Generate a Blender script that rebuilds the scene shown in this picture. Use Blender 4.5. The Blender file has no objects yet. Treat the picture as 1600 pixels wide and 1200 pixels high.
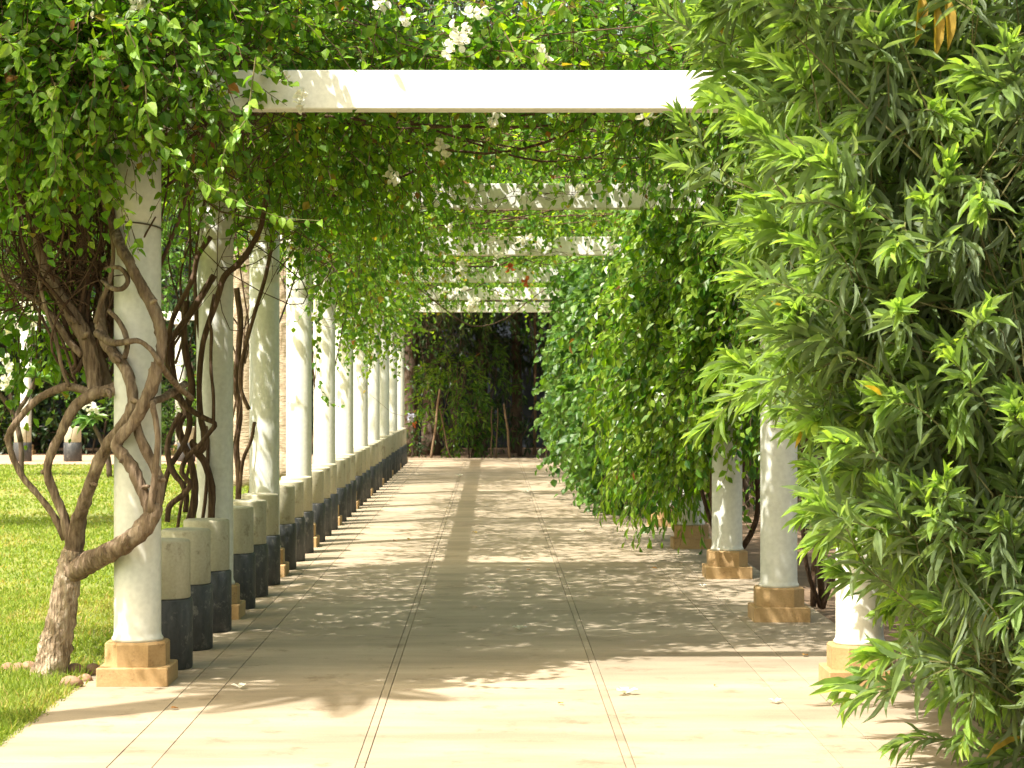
import bpy, math, random
import numpy as np

R = math.radians
scene = bpy.context.scene
COL = scene.collection
rng = np.random.default_rng(11)
random.seed(5)

# ------------------------------------------------------------------ camera, light, exposure
CAM_Z = 1.70
FPX = 3400.0            # focal length in pixels of the 1600 px wide photograph
cam_d = bpy.data.cameras.new('camera')
cam_d.sensor_width = 36.0
cam_d.lens = FPX / 1600.0 * 36.0
cam_d.dof.use_dof = True; cam_d.dof.focus_distance = 13.0; cam_d.dof.aperture_fstop = 9.0
cam_d.clip_start = 0.1
cam_d.clip_end = 1500.0
cam = bpy.data.objects.new('camera', cam_d)
COL.objects.link(cam)
cam.location = (0, 0, CAM_Z)
cam.rotation_euler = (R(90), 0, -math.atan(32.0 / FPX))
scene.camera = cam

SUN = np.array([-0.50, -0.40, 1.0]); SUN = SUN / np.linalg.norm(SUN)
SUN_EL = math.asin(SUN[2]); SUN_ROT = math.atan2(SUN[0], SUN[1])
world = bpy.data.worlds.new('World'); scene.world = world
world.use_nodes = True
wn = world.node_tree.nodes; wl = world.node_tree.links
wn.clear()
sky = wn.new('ShaderNodeTexSky'); sky.sky_type = 'NISHITA'
sky.sun_disc = False; sky.sun_elevation = SUN_EL; sky.sun_rotation = SUN_ROT
sky.air_density = 1.0; sky.dust_density = 4.0; sky.ozone_density = 1.0
bgn = wn.new('ShaderNodeBackground'); bgn.inputs['Strength'].default_value = 0.15
wo = wn.new('ShaderNodeOutputWorld')
wbn = wn.new('ShaderNodeMix'); wbn.data_type = 'RGBA'; wbn.blend_type = 'MULTIPLY'; wbn.inputs[0].default_value = 1.0
wbn.inputs[7].default_value = (1.0, 0.90, 0.62, 1.0)      # the photograph's warm white balance
wl.new(sky.outputs[0], wbn.inputs[6]); wl.new(wbn.outputs[2], bgn.inputs[0]); wl.new(bgn.outputs[0], wo.inputs[0])

sun_d = bpy.data.lights.new('sun', 'SUN'); sun_d.energy = 3.3; sun_d.angle = R(0.53)
sun_d.color = (1.0, 0.95, 0.87)
sun_o = bpy.data.objects.new('sun', sun_d); COL.objects.link(sun_o)
sun_o.location = (-20, -10, 30)
from mathutils import Vector
sun_o.rotation_euler = Vector(tuple(SUN)).to_track_quat('Z', 'Y').to_euler()

scene.view_settings.view_transform = 'Standard'
scene.view_settings.look = 'None'
scene.view_settings.gamma = 1.0
scene.view_settings.exposure = 1.9
cy = scene.cycles
cy.max_bounces = 8; cy.diffuse_bounces = 4; cy.glossy_bounces = 2
cy.transmission_bounces = 6; cy.transparent_max_bounces = 4
cy.caustics_reflective = False; cy.caustics_refractive = False
cy.sample_clamp_indirect = 6.0
cy.use_denoising = True

# ------------------------------------------------------------------ helpers
def at(px, py, Y):
    """a point at distance Y that the photograph shows at pixel (px, py)"""
    return np.array([(px - 768.0) / FPX * Y, Y, CAM_Z - (py - 600.0) / FPX * Y])

def nrm(a):
    a = np.asarray(a, float)
    return a / np.maximum(np.linalg.norm(a, axis=-1, keepdims=True), 1e-9)

class MB:
    """collects faces and links them as ONE mesh object"""
    def __init__(self):
        self.v = []; self.n = 0; self.f = {}; self.t = []; self.fm = {}
    def add(self, v, faces, tone=0.5, mat=0):
        v = np.asarray(v, float).reshape(-1, 3)
        self.v.append(v)
        self.t.append(np.full(len(v), tone, float) if np.isscalar(tone) else np.asarray(tone, float))
        for fa in faces:
            fa = np.asarray(fa, int)
            if fa.ndim == 1: fa = fa[None, :]
            if len(fa) == 0: continue
            self.f.setdefault(fa.shape[1], []).append(fa + self.n)
            self.fm.setdefault(fa.shape[1], []).append(np.full(len(fa), mat, int))
        self.n += len(v)
    def build(self, name, mats, parent=None, smooth=False):
        me = bpy.data.meshes.new(name)
        V = np.concatenate(self.v); T = np.concatenate(self.t)
        if parent is not None:
            V = V - np.array(parent.location)
        loops = []; starts = []; mi = []; s = 0
        for k in sorted(self.f):
            fa = np.concatenate(self.f[k])
            loops.append(fa.ravel())
            starts.append(s + np.arange(len(fa)) * k); s += fa.size
            mi.append(np.concatenate(self.fm[k]))
        loops = np.concatenate(loops); starts = np.concatenate(starts); mi = np.concatenate(mi)
        me.vertices.add(len(V)); me.vertices.foreach_set('co', V.astype(np.float32).ravel())
        me.loops.add(len(loops)); me.loops.foreach_set('vertex_index', loops.astype(np.int32))
        me.polygons.add(len(starts)); me.polygons.foreach_set('loop_start', starts.astype(np.int32))
        me.polygons.foreach_set('material_index', mi.astype(np.int32))
        me.polygons.foreach_set('use_smooth', np.full(len(starts), smooth))
        a = me.attributes.new('tone', 'FLOAT', 'POINT'); a.data.foreach_set('value', T.astype(np.float32))
        me.update(calc_edges=True)
        for m in (mats if isinstance(mats, (list, tuple)) else [mats]): me.materials.append(m)
        o = bpy.data.objects.new(name, me); COL.objects.link(o)
        if parent is not None: o.parent = parent
        return o
    # -- shapes
    def box(self, x0, x1, y0, y1, z0, z1, c=0.0, tone=0.5, mat=0):
        if c <= 0:
            v = [(x, y, z) for z in (z0, z1) for y in (y0, y1) for x in (x0, x1)]
            self.add(v, [[(0, 2, 3, 1), (4, 5, 7, 6), (0, 1, 5, 4), (2, 6, 7, 3), (0, 4, 6, 2), (1, 3, 7, 5)]], tone, mat)
            return
        def oct_(i):
            a, b, cc, d = x0 + i, x1 - i, y0 + i, y1 - i
            return [(a + c, cc), (b - c, cc), (b, cc + c), (b, d - c), (b - c, d), (a + c, d), (a, d - c), (a, cc + c)]
        rings = [(z0, c), (z0 + c, 0), (z1 - c, 0), (z1, c)]
        self.rings([[(x, y, z) for x, y in oct_(i)] for z, i in rings], tone, mat)
    def rings(self, rr, tone=0.5, mat=0, caps=True):
        n = len(rr[0]); v = np.array(rr, float).reshape(-1, 3)
        q = []
        for k in range(len(rr) - 1):
            for i in range(n):
                j = (i + 1) % n
                q.append((k * n + i, k * n + j, (k + 1) * n + j, (k + 1) * n + i))
        fs = [q]
        if caps:
            fs += [[tuple(range(n - 1, -1, -1))], [tuple((len(rr) - 1) * n + i for i in range(n))]]
        self.add(v, fs, tone, mat)
    def lathe(self, cx, cy_, prof, n=40, tone=0.5, mat=0):
        self.rings([[(cx + r * math.cos(2 * math.pi * i / n), cy_ + r * math.sin(2 * math.pi * i / n), z)
                     for i in range(n)] for r, z in prof], tone, mat)
    def tube(self, pts, rad, sides=8, tone=0.5, sub=4, lump=0.0, mat=0):
        P = np.array(pts, float); r = np.broadcast_to(np.array(rad, float), (len(P),)).copy()
        if sub > 1 and len(P) > 2: P, r = catmull(P, r, int(sub))
        n = len(P); T = nrm(np.gradient(P, axis=0))
        N = np.zeros_like(P)
        a = np.array([0, 0, 1.0]) if abs(T[0][2]) < 0.9 else np.array([1.0, 0, 0])
        N[0] = nrm(np.cross(T[0], a))
        for i in range(1, n):
            N[i] = nrm(N[i - 1] - T[i] * np.dot(N[i - 1], T[i]))
        B = np.cross(T, N)
        th = np.arange(sides) * 2 * math.pi / sides
        rr = r[:, None] * (1 + lump * rng.normal(size=(n, sides)))
        V = P[:, None, :] + rr[..., None] * (np.cos(th)[None, :, None] * N[:, None, :] + np.sin(th)[None, :, None] * B[:, None, :])
        q = []
        for k in range(n - 1):
            for i in range(sides):
                j = (i + 1) % sides
                q.append((k * sides + i, k * sides + j, (k + 1) * sides + j, (k + 1) * sides + i))
        self.add(V.reshape(-1, 3), [q, [tuple(range(sides - 1, -1, -1))], [tuple((n - 1) * sides + i for i in range(sides))]], tone, mat)
    def twigs(self, P, r0, r1, tone=0.5):
        """P (n,K,3): n polylines as three-sided prisms"""
        n, K, _ = P.shape
        T = nrm(np.gradient(P, axis=1))
        ref = np.where(np.abs(T[..., 2:3]) < 0.9, np.array([0, 0, 1.0]), np.array([1.0, 0, 0]))
        N = nrm(np.cross(T, ref)); B = np.cross(T, N)
        r = (np.linspace(1, 0, K)[None, :] * (np.asarray(r0) - r1).reshape(-1, 1) + r1)
        V = []
        for s in range(3):
            a = s * 2 * math.pi / 3
            V.append(P + r[..., None] * (math.cos(a) * N + math.sin(a) * B))
        V = np.stack(V, axis=2)                       # n,K,3,3
        k = np.arange(K - 1)[:, None]; s = np.arange(3)[None, :]; s2 = (s + 1) % 3
        q = np.stack([k * 3 + s, k * 3 + s2, (k + 1) * 3 + s2, (k + 1) * 3 + s], -1).reshape(-1, 4)
        q = (q[None] + (np.arange(n) * K * 3)[:, None, None]).reshape(-1, 4)
        self.add(V.reshape(-1, 3), [q], np.repeat(np.broadcast_to(tone, (n,)), K * 3))
    def leaves(self, pos, axis, normal, L, W, tone, tmpl):
        st, fold = tmpl                                # stations (t, half width, lift)
        pos = np.asarray(pos, float); n = len(pos)
        if n == 0: return
        axis = nrm(axis); side = nrm(np.cross(axis, normal)); up = np.cross(side, axis)
        L = np.broadcast_to(L, (n,))[:, None]; W = np.broadcast_to(W, (n,))[:, None]
        vs = []; inner = st[1:-1]
        def pt(t, u, z): return pos + axis * (t * L) + side * (u * W) + up * (z * L)
        vs.append(pt(st[0][0], 0, st[0][2]))
        for t, w, z in inner:
            vs.append(pt(t, 0, z)); vs.append(pt(t, w, z + fold * w)); vs.append(pt(t, -w, z + fold * w))
        vs.append(pt(st[-1][0], 0, st[-1][2]))
        m = len(vs); V = np.stack(vs, 1)
        tri = [(0, 1, 2), (0, 3, 1)]; quad = []
        for i in range(len(inner) - 1):
            a = 1 + 3 * i; b = a + 3
            quad += [(a, b, b + 1, a + 1), (a, a + 2, b + 2, b)]
        a = 1 + 3 * (len(inner) - 1); e = m - 1
        tri += [(a, e, a + 1), (a, a + 2, e)]
        off = (np.arange(n) * m)[:, None, None]
        fs = [(np.array(tri)[None] + off).reshape(-1, 3)]
        if quad: fs.append((np.array(quad)[None] + off).reshape(-1, 4))
        self.add(V.reshape(-1, 3), fs, np.repeat(np.broadcast_to(tone, (n,)), m))
    def leaf2(self, pos, axis, normal, L, W, tone, wide=(0.36, 0.70, 0.72), fold=0.22):
        """cheap six-point leaf of two folded quads"""
        pos = np.asarray(pos, float); n = len(pos)
        if n == 0: return
        axis = nrm(axis); side = nrm(np.cross(axis, normal)); up = np.cross(side, axis)
        L = np.broadcast_to(L, (n,))[:, None]; W = np.broadcast_to(W, (n,))[:, None]
        a, b, w2 = wide
        def pt(t, u, z): return pos + axis * (t * L) + side * (u * W) + up * (z * L)
        V = np.stack([pt(0, 0, 0), pt(a, .5, fold * .5), pt(b, .5 * w2, fold * .36 - .04), pt(1, 0, -.10),
                      pt(b, -.5 * w2, fold * .36 - .04), pt(a, -.5, fold * .5)], 1)
        off = (np.arange(n) * 6)[:, None, None]
        q = (np.array([(0, 1, 2, 3), (0, 3, 4, 5)])[None] + off).reshape(-1, 4)
        self.add(V.reshape(-1, 3), [q], np.repeat(np.broadcast_to(tone, (n,)), 6))

def catmull(P, r, sub):
    Q = np.vstack([2 * P[0] - P[1], P, 2 * P[-1] - P[-2]])
    out = []; ro = []
    for i in range(len(P) - 1):
        p0, p1, p2, p3 = Q[i:i + 4]
        for s in range(sub):
            t = s / sub
            out.append(0.5 * (2 * p1 + (p2 - p0) * t + (2 * p0 - 5 * p1 + 4 * p2 - p3) * t * t + (3 * p1 - p0 - 3 * p2 + p3) * t ** 3))
            ro.append(r[i] * (1 - t) + r[i + 1] * t)
    out.append(P[-1]); ro.append(r[-1])
    return np.array(out), np.array(ro)

def tag(o, label=None, cat=None, group=None, kind=None):
    if label: o['label'] = label
    if cat: o['category'] = cat
    if group: o['group'] = group
    if kind: o['kind'] = kind
    return o

def thing(name, label, cat, loc=(0, 0, 0), group=None):
    o = bpy.data.objects.new(name, None); COL.objects.link(o)
    o.location = tuple(float(c) for c in loc); o.empty_display_size = 0.1
    return tag(o, label, cat, group)

def dup(root, loc, label):
    r = root.copy(); COL.objects.link(r); r.location = loc; r['label'] = label
    for ch in root.children:
        c = ch.copy(); COL.objects.link(c); c.parent = r
        for g in ch.children:
            d = g.copy(); COL.objects.link(d); d.parent = c
    return r

ORD = ['first', 'second', 'third', 'fourth', 'fifth', 'sixth', 'seventh', 'eighth', 'ninth', 'tenth', 'eleventh', 'twelfth']

# ------------------------------------------------------------------ materials
def new_mat(name):
    m = bpy.data.materials.new(name); m.use_nodes = True
    nt = m.node_tree; nt.nodes.clear()
    out = nt.nodes.new('ShaderNodeOutputMaterial')
    return m, nt, out

def N(nt, kind, **kw):
    n = nt.nodes.new(kind)
    for k, v in kw.items():
        if k in n.inputs: n.inputs[k].default_value = v
        else: setattr(n, k, v)
    return n

def ramp(nt, stops):
    n = nt.nodes.new('ShaderNodeValToRGB'); cr = n.color_ramp
    while len(cr.elements) > len(stops): cr.elements.remove(cr.elements[-1])
    while len(cr.elements) < len(stops): cr.elements.new(0.5)
    for e, (p, c) in zip(cr.elements, stops):
        e.position = p; e.color = (*c, 1.0) if len(c) == 3 else c
    return n

def mixc(nt, fac, a, b, blend='MIX'):
    n = nt.nodes.new('ShaderNodeMix'); n.data_type = 'RGBA'; n.blend_type = blend
    for sock, v in ((n.inputs[0], fac), (n.inputs[6], a), (n.inputs[7], b)):
        if hasattr(v, 'is_linked'): nt.links.new(v, sock)
        elif isinstance(v, (int, float)): sock.default_value = v
        else: sock.default_value = (*v, 1.0)
    return n.outputs[2]

def leaf_mat(name, stops, trans=(1.15, 1.25, 0.45), fac=0.38, rough=0.42, spec=0.4):
    m, nt, out = new_mat(name)
    at_ = N(nt, 'ShaderNodeAttribute', attribute_name='tone')
    rp = ramp(nt, stops); nt.links.new(at_.outputs['Fac'], rp.inputs[0])
    tc = N(nt, 'ShaderNodeTexCoord')
    nz = N(nt, 'ShaderNodeTexNoise', Scale=22.0, Detail=2.0); nt.links.new(tc.outputs['Object'], nz.inputs['Vector'])
    r2 = ramp(nt, [(0.3, (0.78, 0.78, 0.78)), (0.7, (1.2, 1.2, 1.15))]); nt.links.new(nz.outputs[0], r2.inputs[0])
    c = mixc(nt, 1.0, rp.outputs[0], r2.outputs[0], 'MULTIPLY')
    p = N(nt, 'ShaderNodeBsdfPrincipled', Roughness=rough)
    p.inputs['Specular IOR Level'].default_value = spec
    nt.links.new(c, p.inputs['Base Color'])
    c2 = mixc(nt, 1.0, c, trans, 'MULTIPLY')
    t = N(nt, 'ShaderNodeBsdfTranslucent'); nt.links.new(c2, t.inputs[0])
    mx = N(nt, 'ShaderNodeMixShader'); mx.inputs[0].default_value = fac
    nt.links.new(p.outputs[0], mx.inputs[1]); nt.links.new(t.outputs[0], mx.inputs[2])
    nt.links.new(mx.outputs[0], out.inputs[0])
    return m

def stone_mat(name, c0, c1, scale=3.0, rough=0.8, bump=0.15, spot=None, tone_amt=0.0, fine=60.0, spec=0.3, streak=None):
    m, nt, out = new_mat(name)
    tc0 = N(nt, 'ShaderNodeTexCoord'); oi = N(nt, 'ShaderNodeObjectInfo')
    mu = N(nt, 'ShaderNodeMath', operation='MULTIPLY'); mu.inputs[1].default_value = 57.0; nt.links.new(oi.outputs['Random'], mu.inputs[0])
    mp = N(nt, 'ShaderNodeVectorMath', operation='ADD'); nt.links.new(tc0.outputs['Object'], mp.inputs[0]); nt.links.new(mu.outputs[0], mp.inputs[1])
    class tc: outputs = {'Object': mp.outputs[0]}
    nz = N(nt, 'ShaderNodeTexNoise', Scale=scale, Detail=6.0, Roughness=0.62)
    if streak:
        sm = N(nt, 'ShaderNodeMapping'); sm.inputs['Scale'].default_value = streak; nt.links.new(mp.outputs[0], sm.inputs[0]); nt.links.new(sm.outputs[0], nz.inputs['Vector'])
    else: nt.links.new(tc.outputs['Object'], nz.inputs['Vector'])
    rp = ramp(nt, [(0.32, c0), (0.68, c1)]); nt.links.new(nz.outputs[0], rp.inputs[0])
    c = rp.outputs[0]
    fn = N(nt, 'ShaderNodeTexNoise', Scale=fine, Detail=3.0); nt.links.new(tc.outputs['Object'], fn.inputs['Vector'])
    r2 = ramp(nt, [(0.35, (0.93, 0.93, 0.93)), (0.65, (1.05, 1.05, 1.05))]); nt.links.new(fn.outputs[0], r2.inputs[0])
    c = mixc(nt, 1.0, c, r2.outputs[0], 'MULTIPLY')
    if spot:
        sn = N(nt, 'ShaderNodeTexNoise', Scale=scale * 2.7, Detail=8.0, Roughness=0.75); nt.links.new(tc.outputs['Object'], sn.inputs['Vector'])
        r3 = ramp(nt, [(spot[1], (0, 0, 0)), (spot[1] + 0.08, (1, 1, 1))]); nt.links.new(sn.outputs[0], r3.inputs[0])
        mm = N(nt, 'ShaderNodeMath', operation='MULTIPLY'); mm.inputs[1].default_value = spot[2]
        nt.links.new(r3.outputs[0], mm.inputs[0])
        c = mixc(nt, mm.outputs[0], c, spot[0])
    if tone_amt:
        a = N(nt, 'ShaderNodeAttribute', attribute_name='tone')
        r4 = ramp(nt, [(0.0, (1 - tone_amt,) * 3), (1.0, (1 + tone_amt,) * 3)]); nt.links.new(a.outputs['Fac'], r4.inputs[0])
        c = mixc(nt, 1.0, c, r4.outputs[0], 'MULTIPLY')
    p = N(nt, 'ShaderNodeBsdfPrincipled', Roughness=rough); p.inputs['Specular IOR Level'].default_value = spec
    nt.links.new(c, p.inputs['Base Color'])
    bp = N(nt, 'ShaderNodeBump', Strength=bump, Distance=0.01)
    nt.links.new(fn.outputs[0], bp.inputs['Height']); nt.links.new(bp.outputs[0], p.inputs['Normal'])
    nt.links.new(p.outputs[0], out.inputs[0])
    return m

def bark_mat(name, c0, c1, c2, stretch=(26, 26, 5), bump=0.9, dist=0.02):
    m, nt, out = new_mat(name)
    tc = N(nt, 'ShaderNodeTexCoord')
    mp = N(nt, 'ShaderNodeMapping'); mp.inputs['Scale'].default_value = stretch
    nt.links.new(tc.outputs['Object'], mp.inputs[0])
    nz = N(nt, 'ShaderNodeTexNoise', Scale=1.0, Detail=7.0, Roughness=0.7); nt.links.new(mp.outputs[0], nz.inputs['Vector'])
    vo = N(nt, 'ShaderNodeTexVoronoi', Scale=1.6); nt.links.new(mp.outputs[0], vo.inputs['Vector'])
    n2 = N(nt, 'ShaderNodeTexNoise', Scale=5.0, Detail=3.0); nt.links.new(tc.outputs['Object'], n2.inputs['Vector'])
    rp = ramp(nt, [(0.3, c0), (0.5, c1), (0.72, c2)]); nt.links.new(nz.outputs[0], rp.inputs[0])
    r2 = ramp(nt, [(0.4, (0.75, 0.72, 0.68)), (0.65, (1.15, 1.15, 1.15))]); nt.links.new(n2.outputs[0], r2.inputs[0])
    c = mixc(nt, 1.0, rp.outputs[0], r2.outputs[0], 'MULTIPLY')
    p = N(nt, 'ShaderNodeBsdfPrincipled', Roughness=0.85); p.inputs['Specular IOR Level'].default_value = 0.2
    nt.links.new(c, p.inputs['Base Color'])
    h = N(nt, 'ShaderNodeMath', operation='ADD'); nt.links.new(nz.outputs[0], h.inputs[0]); nt.links.new(vo.outputs[0], h.inputs[1])
    bp = N(nt, 'ShaderNodeBump', Strength=bump, Distance=dist); nt.links.new(h.outputs[0], bp.inputs['Height'])
    nt.links.new(bp.outputs[0], p.inputs['Normal']); nt.links.new(p.outputs[0], out.inputs[0])
    return m

M = {}
M['slab'] = stone_mat('sandy_concrete', (0.215, 0.174, 0.122), (0.345, 0.283, 0.205), 1.3, 0.75, 0.10, ((0.15, 0.105, 0.062), 0.56, 0.55), 0.11, 90.0, .3, (.55, 2.0, 1))
M['joint'] = stone_mat('joint_dirt', (0.22, 0.165, 0.105), (0.32, 0.25, 0.165), 4.0, 0.95)
M['soil'] = stone_mat('bare_soil', (0.10, 0.065, 0.04), (0.20, 0.135, 0.085), 2.2, 0.95, 0.5, None, 0, 25.0)
M['pink_soil'] = stone_mat('pinkish_path', (0.33, 0.21, 0.14), (0.43, 0.29, 0.20), 1.5, 0.95, 0.3)
M['lawn'] = stone_mat('lawn_base', (0.10, 0.15, 0.025), (0.20, 0.19, 0.055), 0.7, 0.95, 0.4, ((0.24, 0.17, 0.08), 0.6, 0.6), 0, 30.0)
M['paint'] = stone_mat('off_white_paint', (0.57, 0.57, 0.51), (0.62, 0.62, 0.56), 0.9, 0.45, 0.01, ((0.42, 0.40, 0.31), 0.60, 0.35), 0, 30.0, 0.4, (7, 7, .5))
M['beam'] = stone_mat('white_beam_paint', (0.66, 0.65, 0.61), (0.74, 0.73, 0.69), 1.0, 0.6, 0.03, ((0.42, 0.38, 0.28), 0.60, 0.4), 0, 40.0, .3, (4, 4, .7))
M['sandstone'] = stone_mat('ochre_plinth_stone', (0.30, 0.19, 0.085), (0.42, 0.285, 0.14), 5.0, 0.75, 0.15, ((0.15, 0.09, 0.045), 0.57, 0.55), 0, 70.0)
M['pale'] = stone_mat('pale_concrete', (0.36, 0.335, 0.24), (0.46, 0.43, 0.32), 2.5, 0.75, 0.08, ((0.17, 0.14, 0.085), 0.555, 0.6), 0, 60.0, .3, (4, 4, 1.2))
M['drum'] = stone_mat('dark_slate_drum', (0.022, 0.025, 0.028), (0.055, 0.058, 0.06), 5.0, 0.55, 0.2, ((0.20, 0.19, 0.17), 0.55, 0.55), 0, 45.0, 0.45, (5, 5, 1.6))
M['disc'] = stone_mat('dark_metal_disc', (0.10, 0.10, 0.09), (0.16, 0.16, 0.14), 8.0, 0.5, 0.05)
M['wire'] = stone_mat('dark_wire', (0.05, 0.045, 0.04), (0.09, 0.08, 0.06), 8.0, 0.6, 0.05)
M['rock'] = stone_mat('reddish_stone', (0.18, 0.10, 0.06), (0.34, 0.22, 0.14), 9.0, 0.85, 0.4)
M['slate_wall'] = stone_mat('blue_grey_wall', (0.025, 0.034, 0.045), (0.042, 0.052, 0.065), 0.8, 0.85, 0.1)
M['stake'] = stone_mat('wooden_stake', (0.11, 0.07, 0.04), (0.19, 0.125, 0.075), 8.0, 0.85, 0.3)
M['bark'] = bark_mat('vine_bark', (0.08, 0.055, 0.035), (0.20, 0.145, 0.10), (0.36, 0.29, 0.21))
M['bark_dark'] = bark_mat('dark_stem_bark', (0.045, 0.027, 0.018), (0.10, 0.062, 0.04), (0.17, 0.11, 0.075))
M['trunk'] = bark_mat('flaky_trunk_bark', (0.12, 0.08, 0.05), (0.40, 0.31, 0.22), (0.62, 0.54, 0.44), (34, 34, 7), 1.0, 0.03)
M['palm_bark'] = bark_mat('ringed_palm_bark', (0.20, 0.16, 0.115), (0.32, 0.26, 0.195), (0.40, 0.33, 0.255), (7, 7, 22), 0.6, 0.015)
M['grey_bark'] = bark_mat('brown_tree_bark', (0.045, 0.032, 0.025), (0.095, 0.07, 0.052), (0.15, 0.11, 0.085), (9, 9, 2), 0.7, 0.03)
M['oleander_stem'] = bark_mat('olive_stem', (0.08, 0.08, 0.03), (0.12, 0.12, 0.05), (0.17, 0.145, 0.08), (40, 40, 12), 0.3, 0.005)
BR = (0.22, 0.10, 0.035)
M['boug'] = leaf_mat('bougainvillea_leaf', [(0.0, (0.030, 0.10, 0.012)), (0.45, (0.085, 0.185, 0.016)), (0.8, (0.16, 0.265, 0.025)), (0.97, (0.25, 0.34, 0.04)), (0.985, BR)], (2.1, 2.0, 0.4), fac=0.52)
M['fresh'] = leaf_mat('fresh_vine_leaf', [(0.0, (0.10, 0.22, 0.025)), (0.6, (0.17, 0.30, 0.03)), (1.0, (0.24, 0.36, 0.05))], fac=0.45)
M['climber'] = leaf_mat('glossy_climber_leaf', [(0.0, (0.028, 0.095, 0.012)), (0.45, (0.085, 0.19, 0.016)), (0.85, (0.19, 0.30, 0.02)), (0.985, (0.2, 0.3, 0.04)), (0.995, BR)], (1.7, 1.8, .4), fac=0.44, rough=0.34, spec=0.5)
M['broad'] = leaf_mat('broad_climber_leaf', [(0.0, (0.028, 0.09, 0.018)), (0.5, (0.07, 0.165, 0.025)), (1.0, (0.14, 0.25, 0.04))], (1.7, 1.7, .5), fac=0.45)
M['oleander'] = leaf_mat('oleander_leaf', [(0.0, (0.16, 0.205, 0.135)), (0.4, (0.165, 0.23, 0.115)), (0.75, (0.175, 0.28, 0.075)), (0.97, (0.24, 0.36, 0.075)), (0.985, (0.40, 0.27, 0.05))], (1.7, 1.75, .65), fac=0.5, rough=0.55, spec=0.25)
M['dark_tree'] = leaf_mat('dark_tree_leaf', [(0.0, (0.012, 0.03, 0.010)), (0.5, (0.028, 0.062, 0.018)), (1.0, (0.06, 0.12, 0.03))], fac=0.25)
M['light_hedge'] = leaf_mat('light_hedge_leaf', [(0.0, (0.06, 0.15, 0.02)), (0.5, (0.11, 0.22, 0.03)), (1.0, (0.2, 0.32, 0.05))], fac=0.35)
M['plumeria'] = leaf_mat('frangipani_leaf', [(0.0, (0.07, 0.17, 0.04)), (1.0, (0.16, 0.27, 0.06))], fac=0.3)
M['grass'] = leaf_mat('grass_blade', [(0.0, (0.13, 0.21, 0.03)), (0.55, (0.24, 0.32, 0.055)), (0.85, (0.31, 0.33, 0.09)), (1.0, (0.40, 0.32, 0.12))], (1.3, 1.25, .5), fac=0.5, rough=0.55, spec=0.2)
M['petal'] = leaf_mat('white_bract', [(0.0, (0.74, 0.72, 0.58)), (0.5, (0.80, 0.79, 0.71)), (1.0, (0.82, 0.82, 0.80))], (1.0, 1.0, 0.9), 0.4, 0.6, 0.2)
M['orange'] = leaf_mat('orange_bract', [(0.0, (0.40, 0.10, 0.035)), (1.0, (0.55, 0.18, 0.06))], (1.0, 0.8, 0.6), 0.4, 0.6, 0.2)
M['blue_petal'] = leaf_mat('pale_blue_petal', [(0.0, (0.33, 0.36, 0.5)), (1.0, (0.6, 0.62, 0.72))], (1.0, 1.0, 1.0), 0.3, 0.6, 0.2)
M['dry_leaf'] = leaf_mat('dry_leaf', [(0.0, (0.20, 0.09, 0.035)), (0.5, (0.36, 0.20, 0.07)), (1.0, (0.40, 0.36, 0.08))], (1.0, 0.8, 0.5), 0.25, 0.7, 0.2)
M['grape'] = M['boug']

# ------------------------------------------------------------------ setting: ground, path, lawn
ROW_L0, STEP_L, XL = 12.44, 3.47, -2.02
ROW_R0, STEP_R, XR = 12.25, 3.45, 2.075
NCOL = 11
END_Y = 48.9

g = MB(); g.add([(-300, -60, -0.06), (300, -60, -0.06), (300, 600, -0.06), (-300, 600, -0.06)], [(0, 1, 2, 3)])
tag(g.build('ground', M['soil']), kind='structure')
g = MB(); g.add([(-60, -10, -0.02), (-2.345, -10, -0.02), (-2.345, 46.4, -0.02), (-60, 46.4, -0.02)], [(0, 1, 2, 3)])
tag(g.build('lawn', M['lawn']), kind='structure')
g = MB(); g.add([(-60, 46.4, -0.01), (-2.35, 46.4, -0.01), (-2.35, 52.5, -0.01), (-60, 52.5, -0.01)], [(0, 1, 2, 3)])
tag(g.build('garden_path', M['pink_soil']), kind='structure')

p = MB()
p.add([(-2.335, -6, -0.022), (2.44, -6, -0.022), (2.44, END_Y, -0.022), (-2.335, END_Y, -0.022)], [(0, 1, 2, 3)], 0.5, 1)
gap = 0.0017
cuts = [-2.335, -1.707, -1.505, -0.605, -0.562, 0.598, 0.641, 1.56, 1.80, 2.44]
for i in range(len(cuts) - 1):
    w = cuts[i + 1] - cuts[i]
    ln = 2.4 if w > 0.7 else (1.2 if w > 0.1 else 3.6)
    y = -6 + (0.35 * i) % ln - ln + 0.2
    if w > 0.7: y = -6 - 0.9
    base_t = 0.5 if w > 0.1 else 0.35
    while y < END_Y:
        a, b = max(-6, y), min(END_Y, y + ln)
        if b - a > 0.02:
            hz = rng.uniform(-0.0007, 0.0007)
            p.box(cuts[i] + gap, cuts[i + 1] - gap, a + 0.0015, b - 0.0015, -0.03, hz, 0.0016, float(np.clip(base_t + rng.normal() * 0.22, 0, 1)))
        y += ln
# small edging course at the far end
p.box(-2.335, 2.44, END_Y + 0.006, END_Y + 0.16, -0.05, 0.03, 0.006, 0.35)
tag(p.build('path', [M['slab'], M['joint']]), kind='structure')

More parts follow.
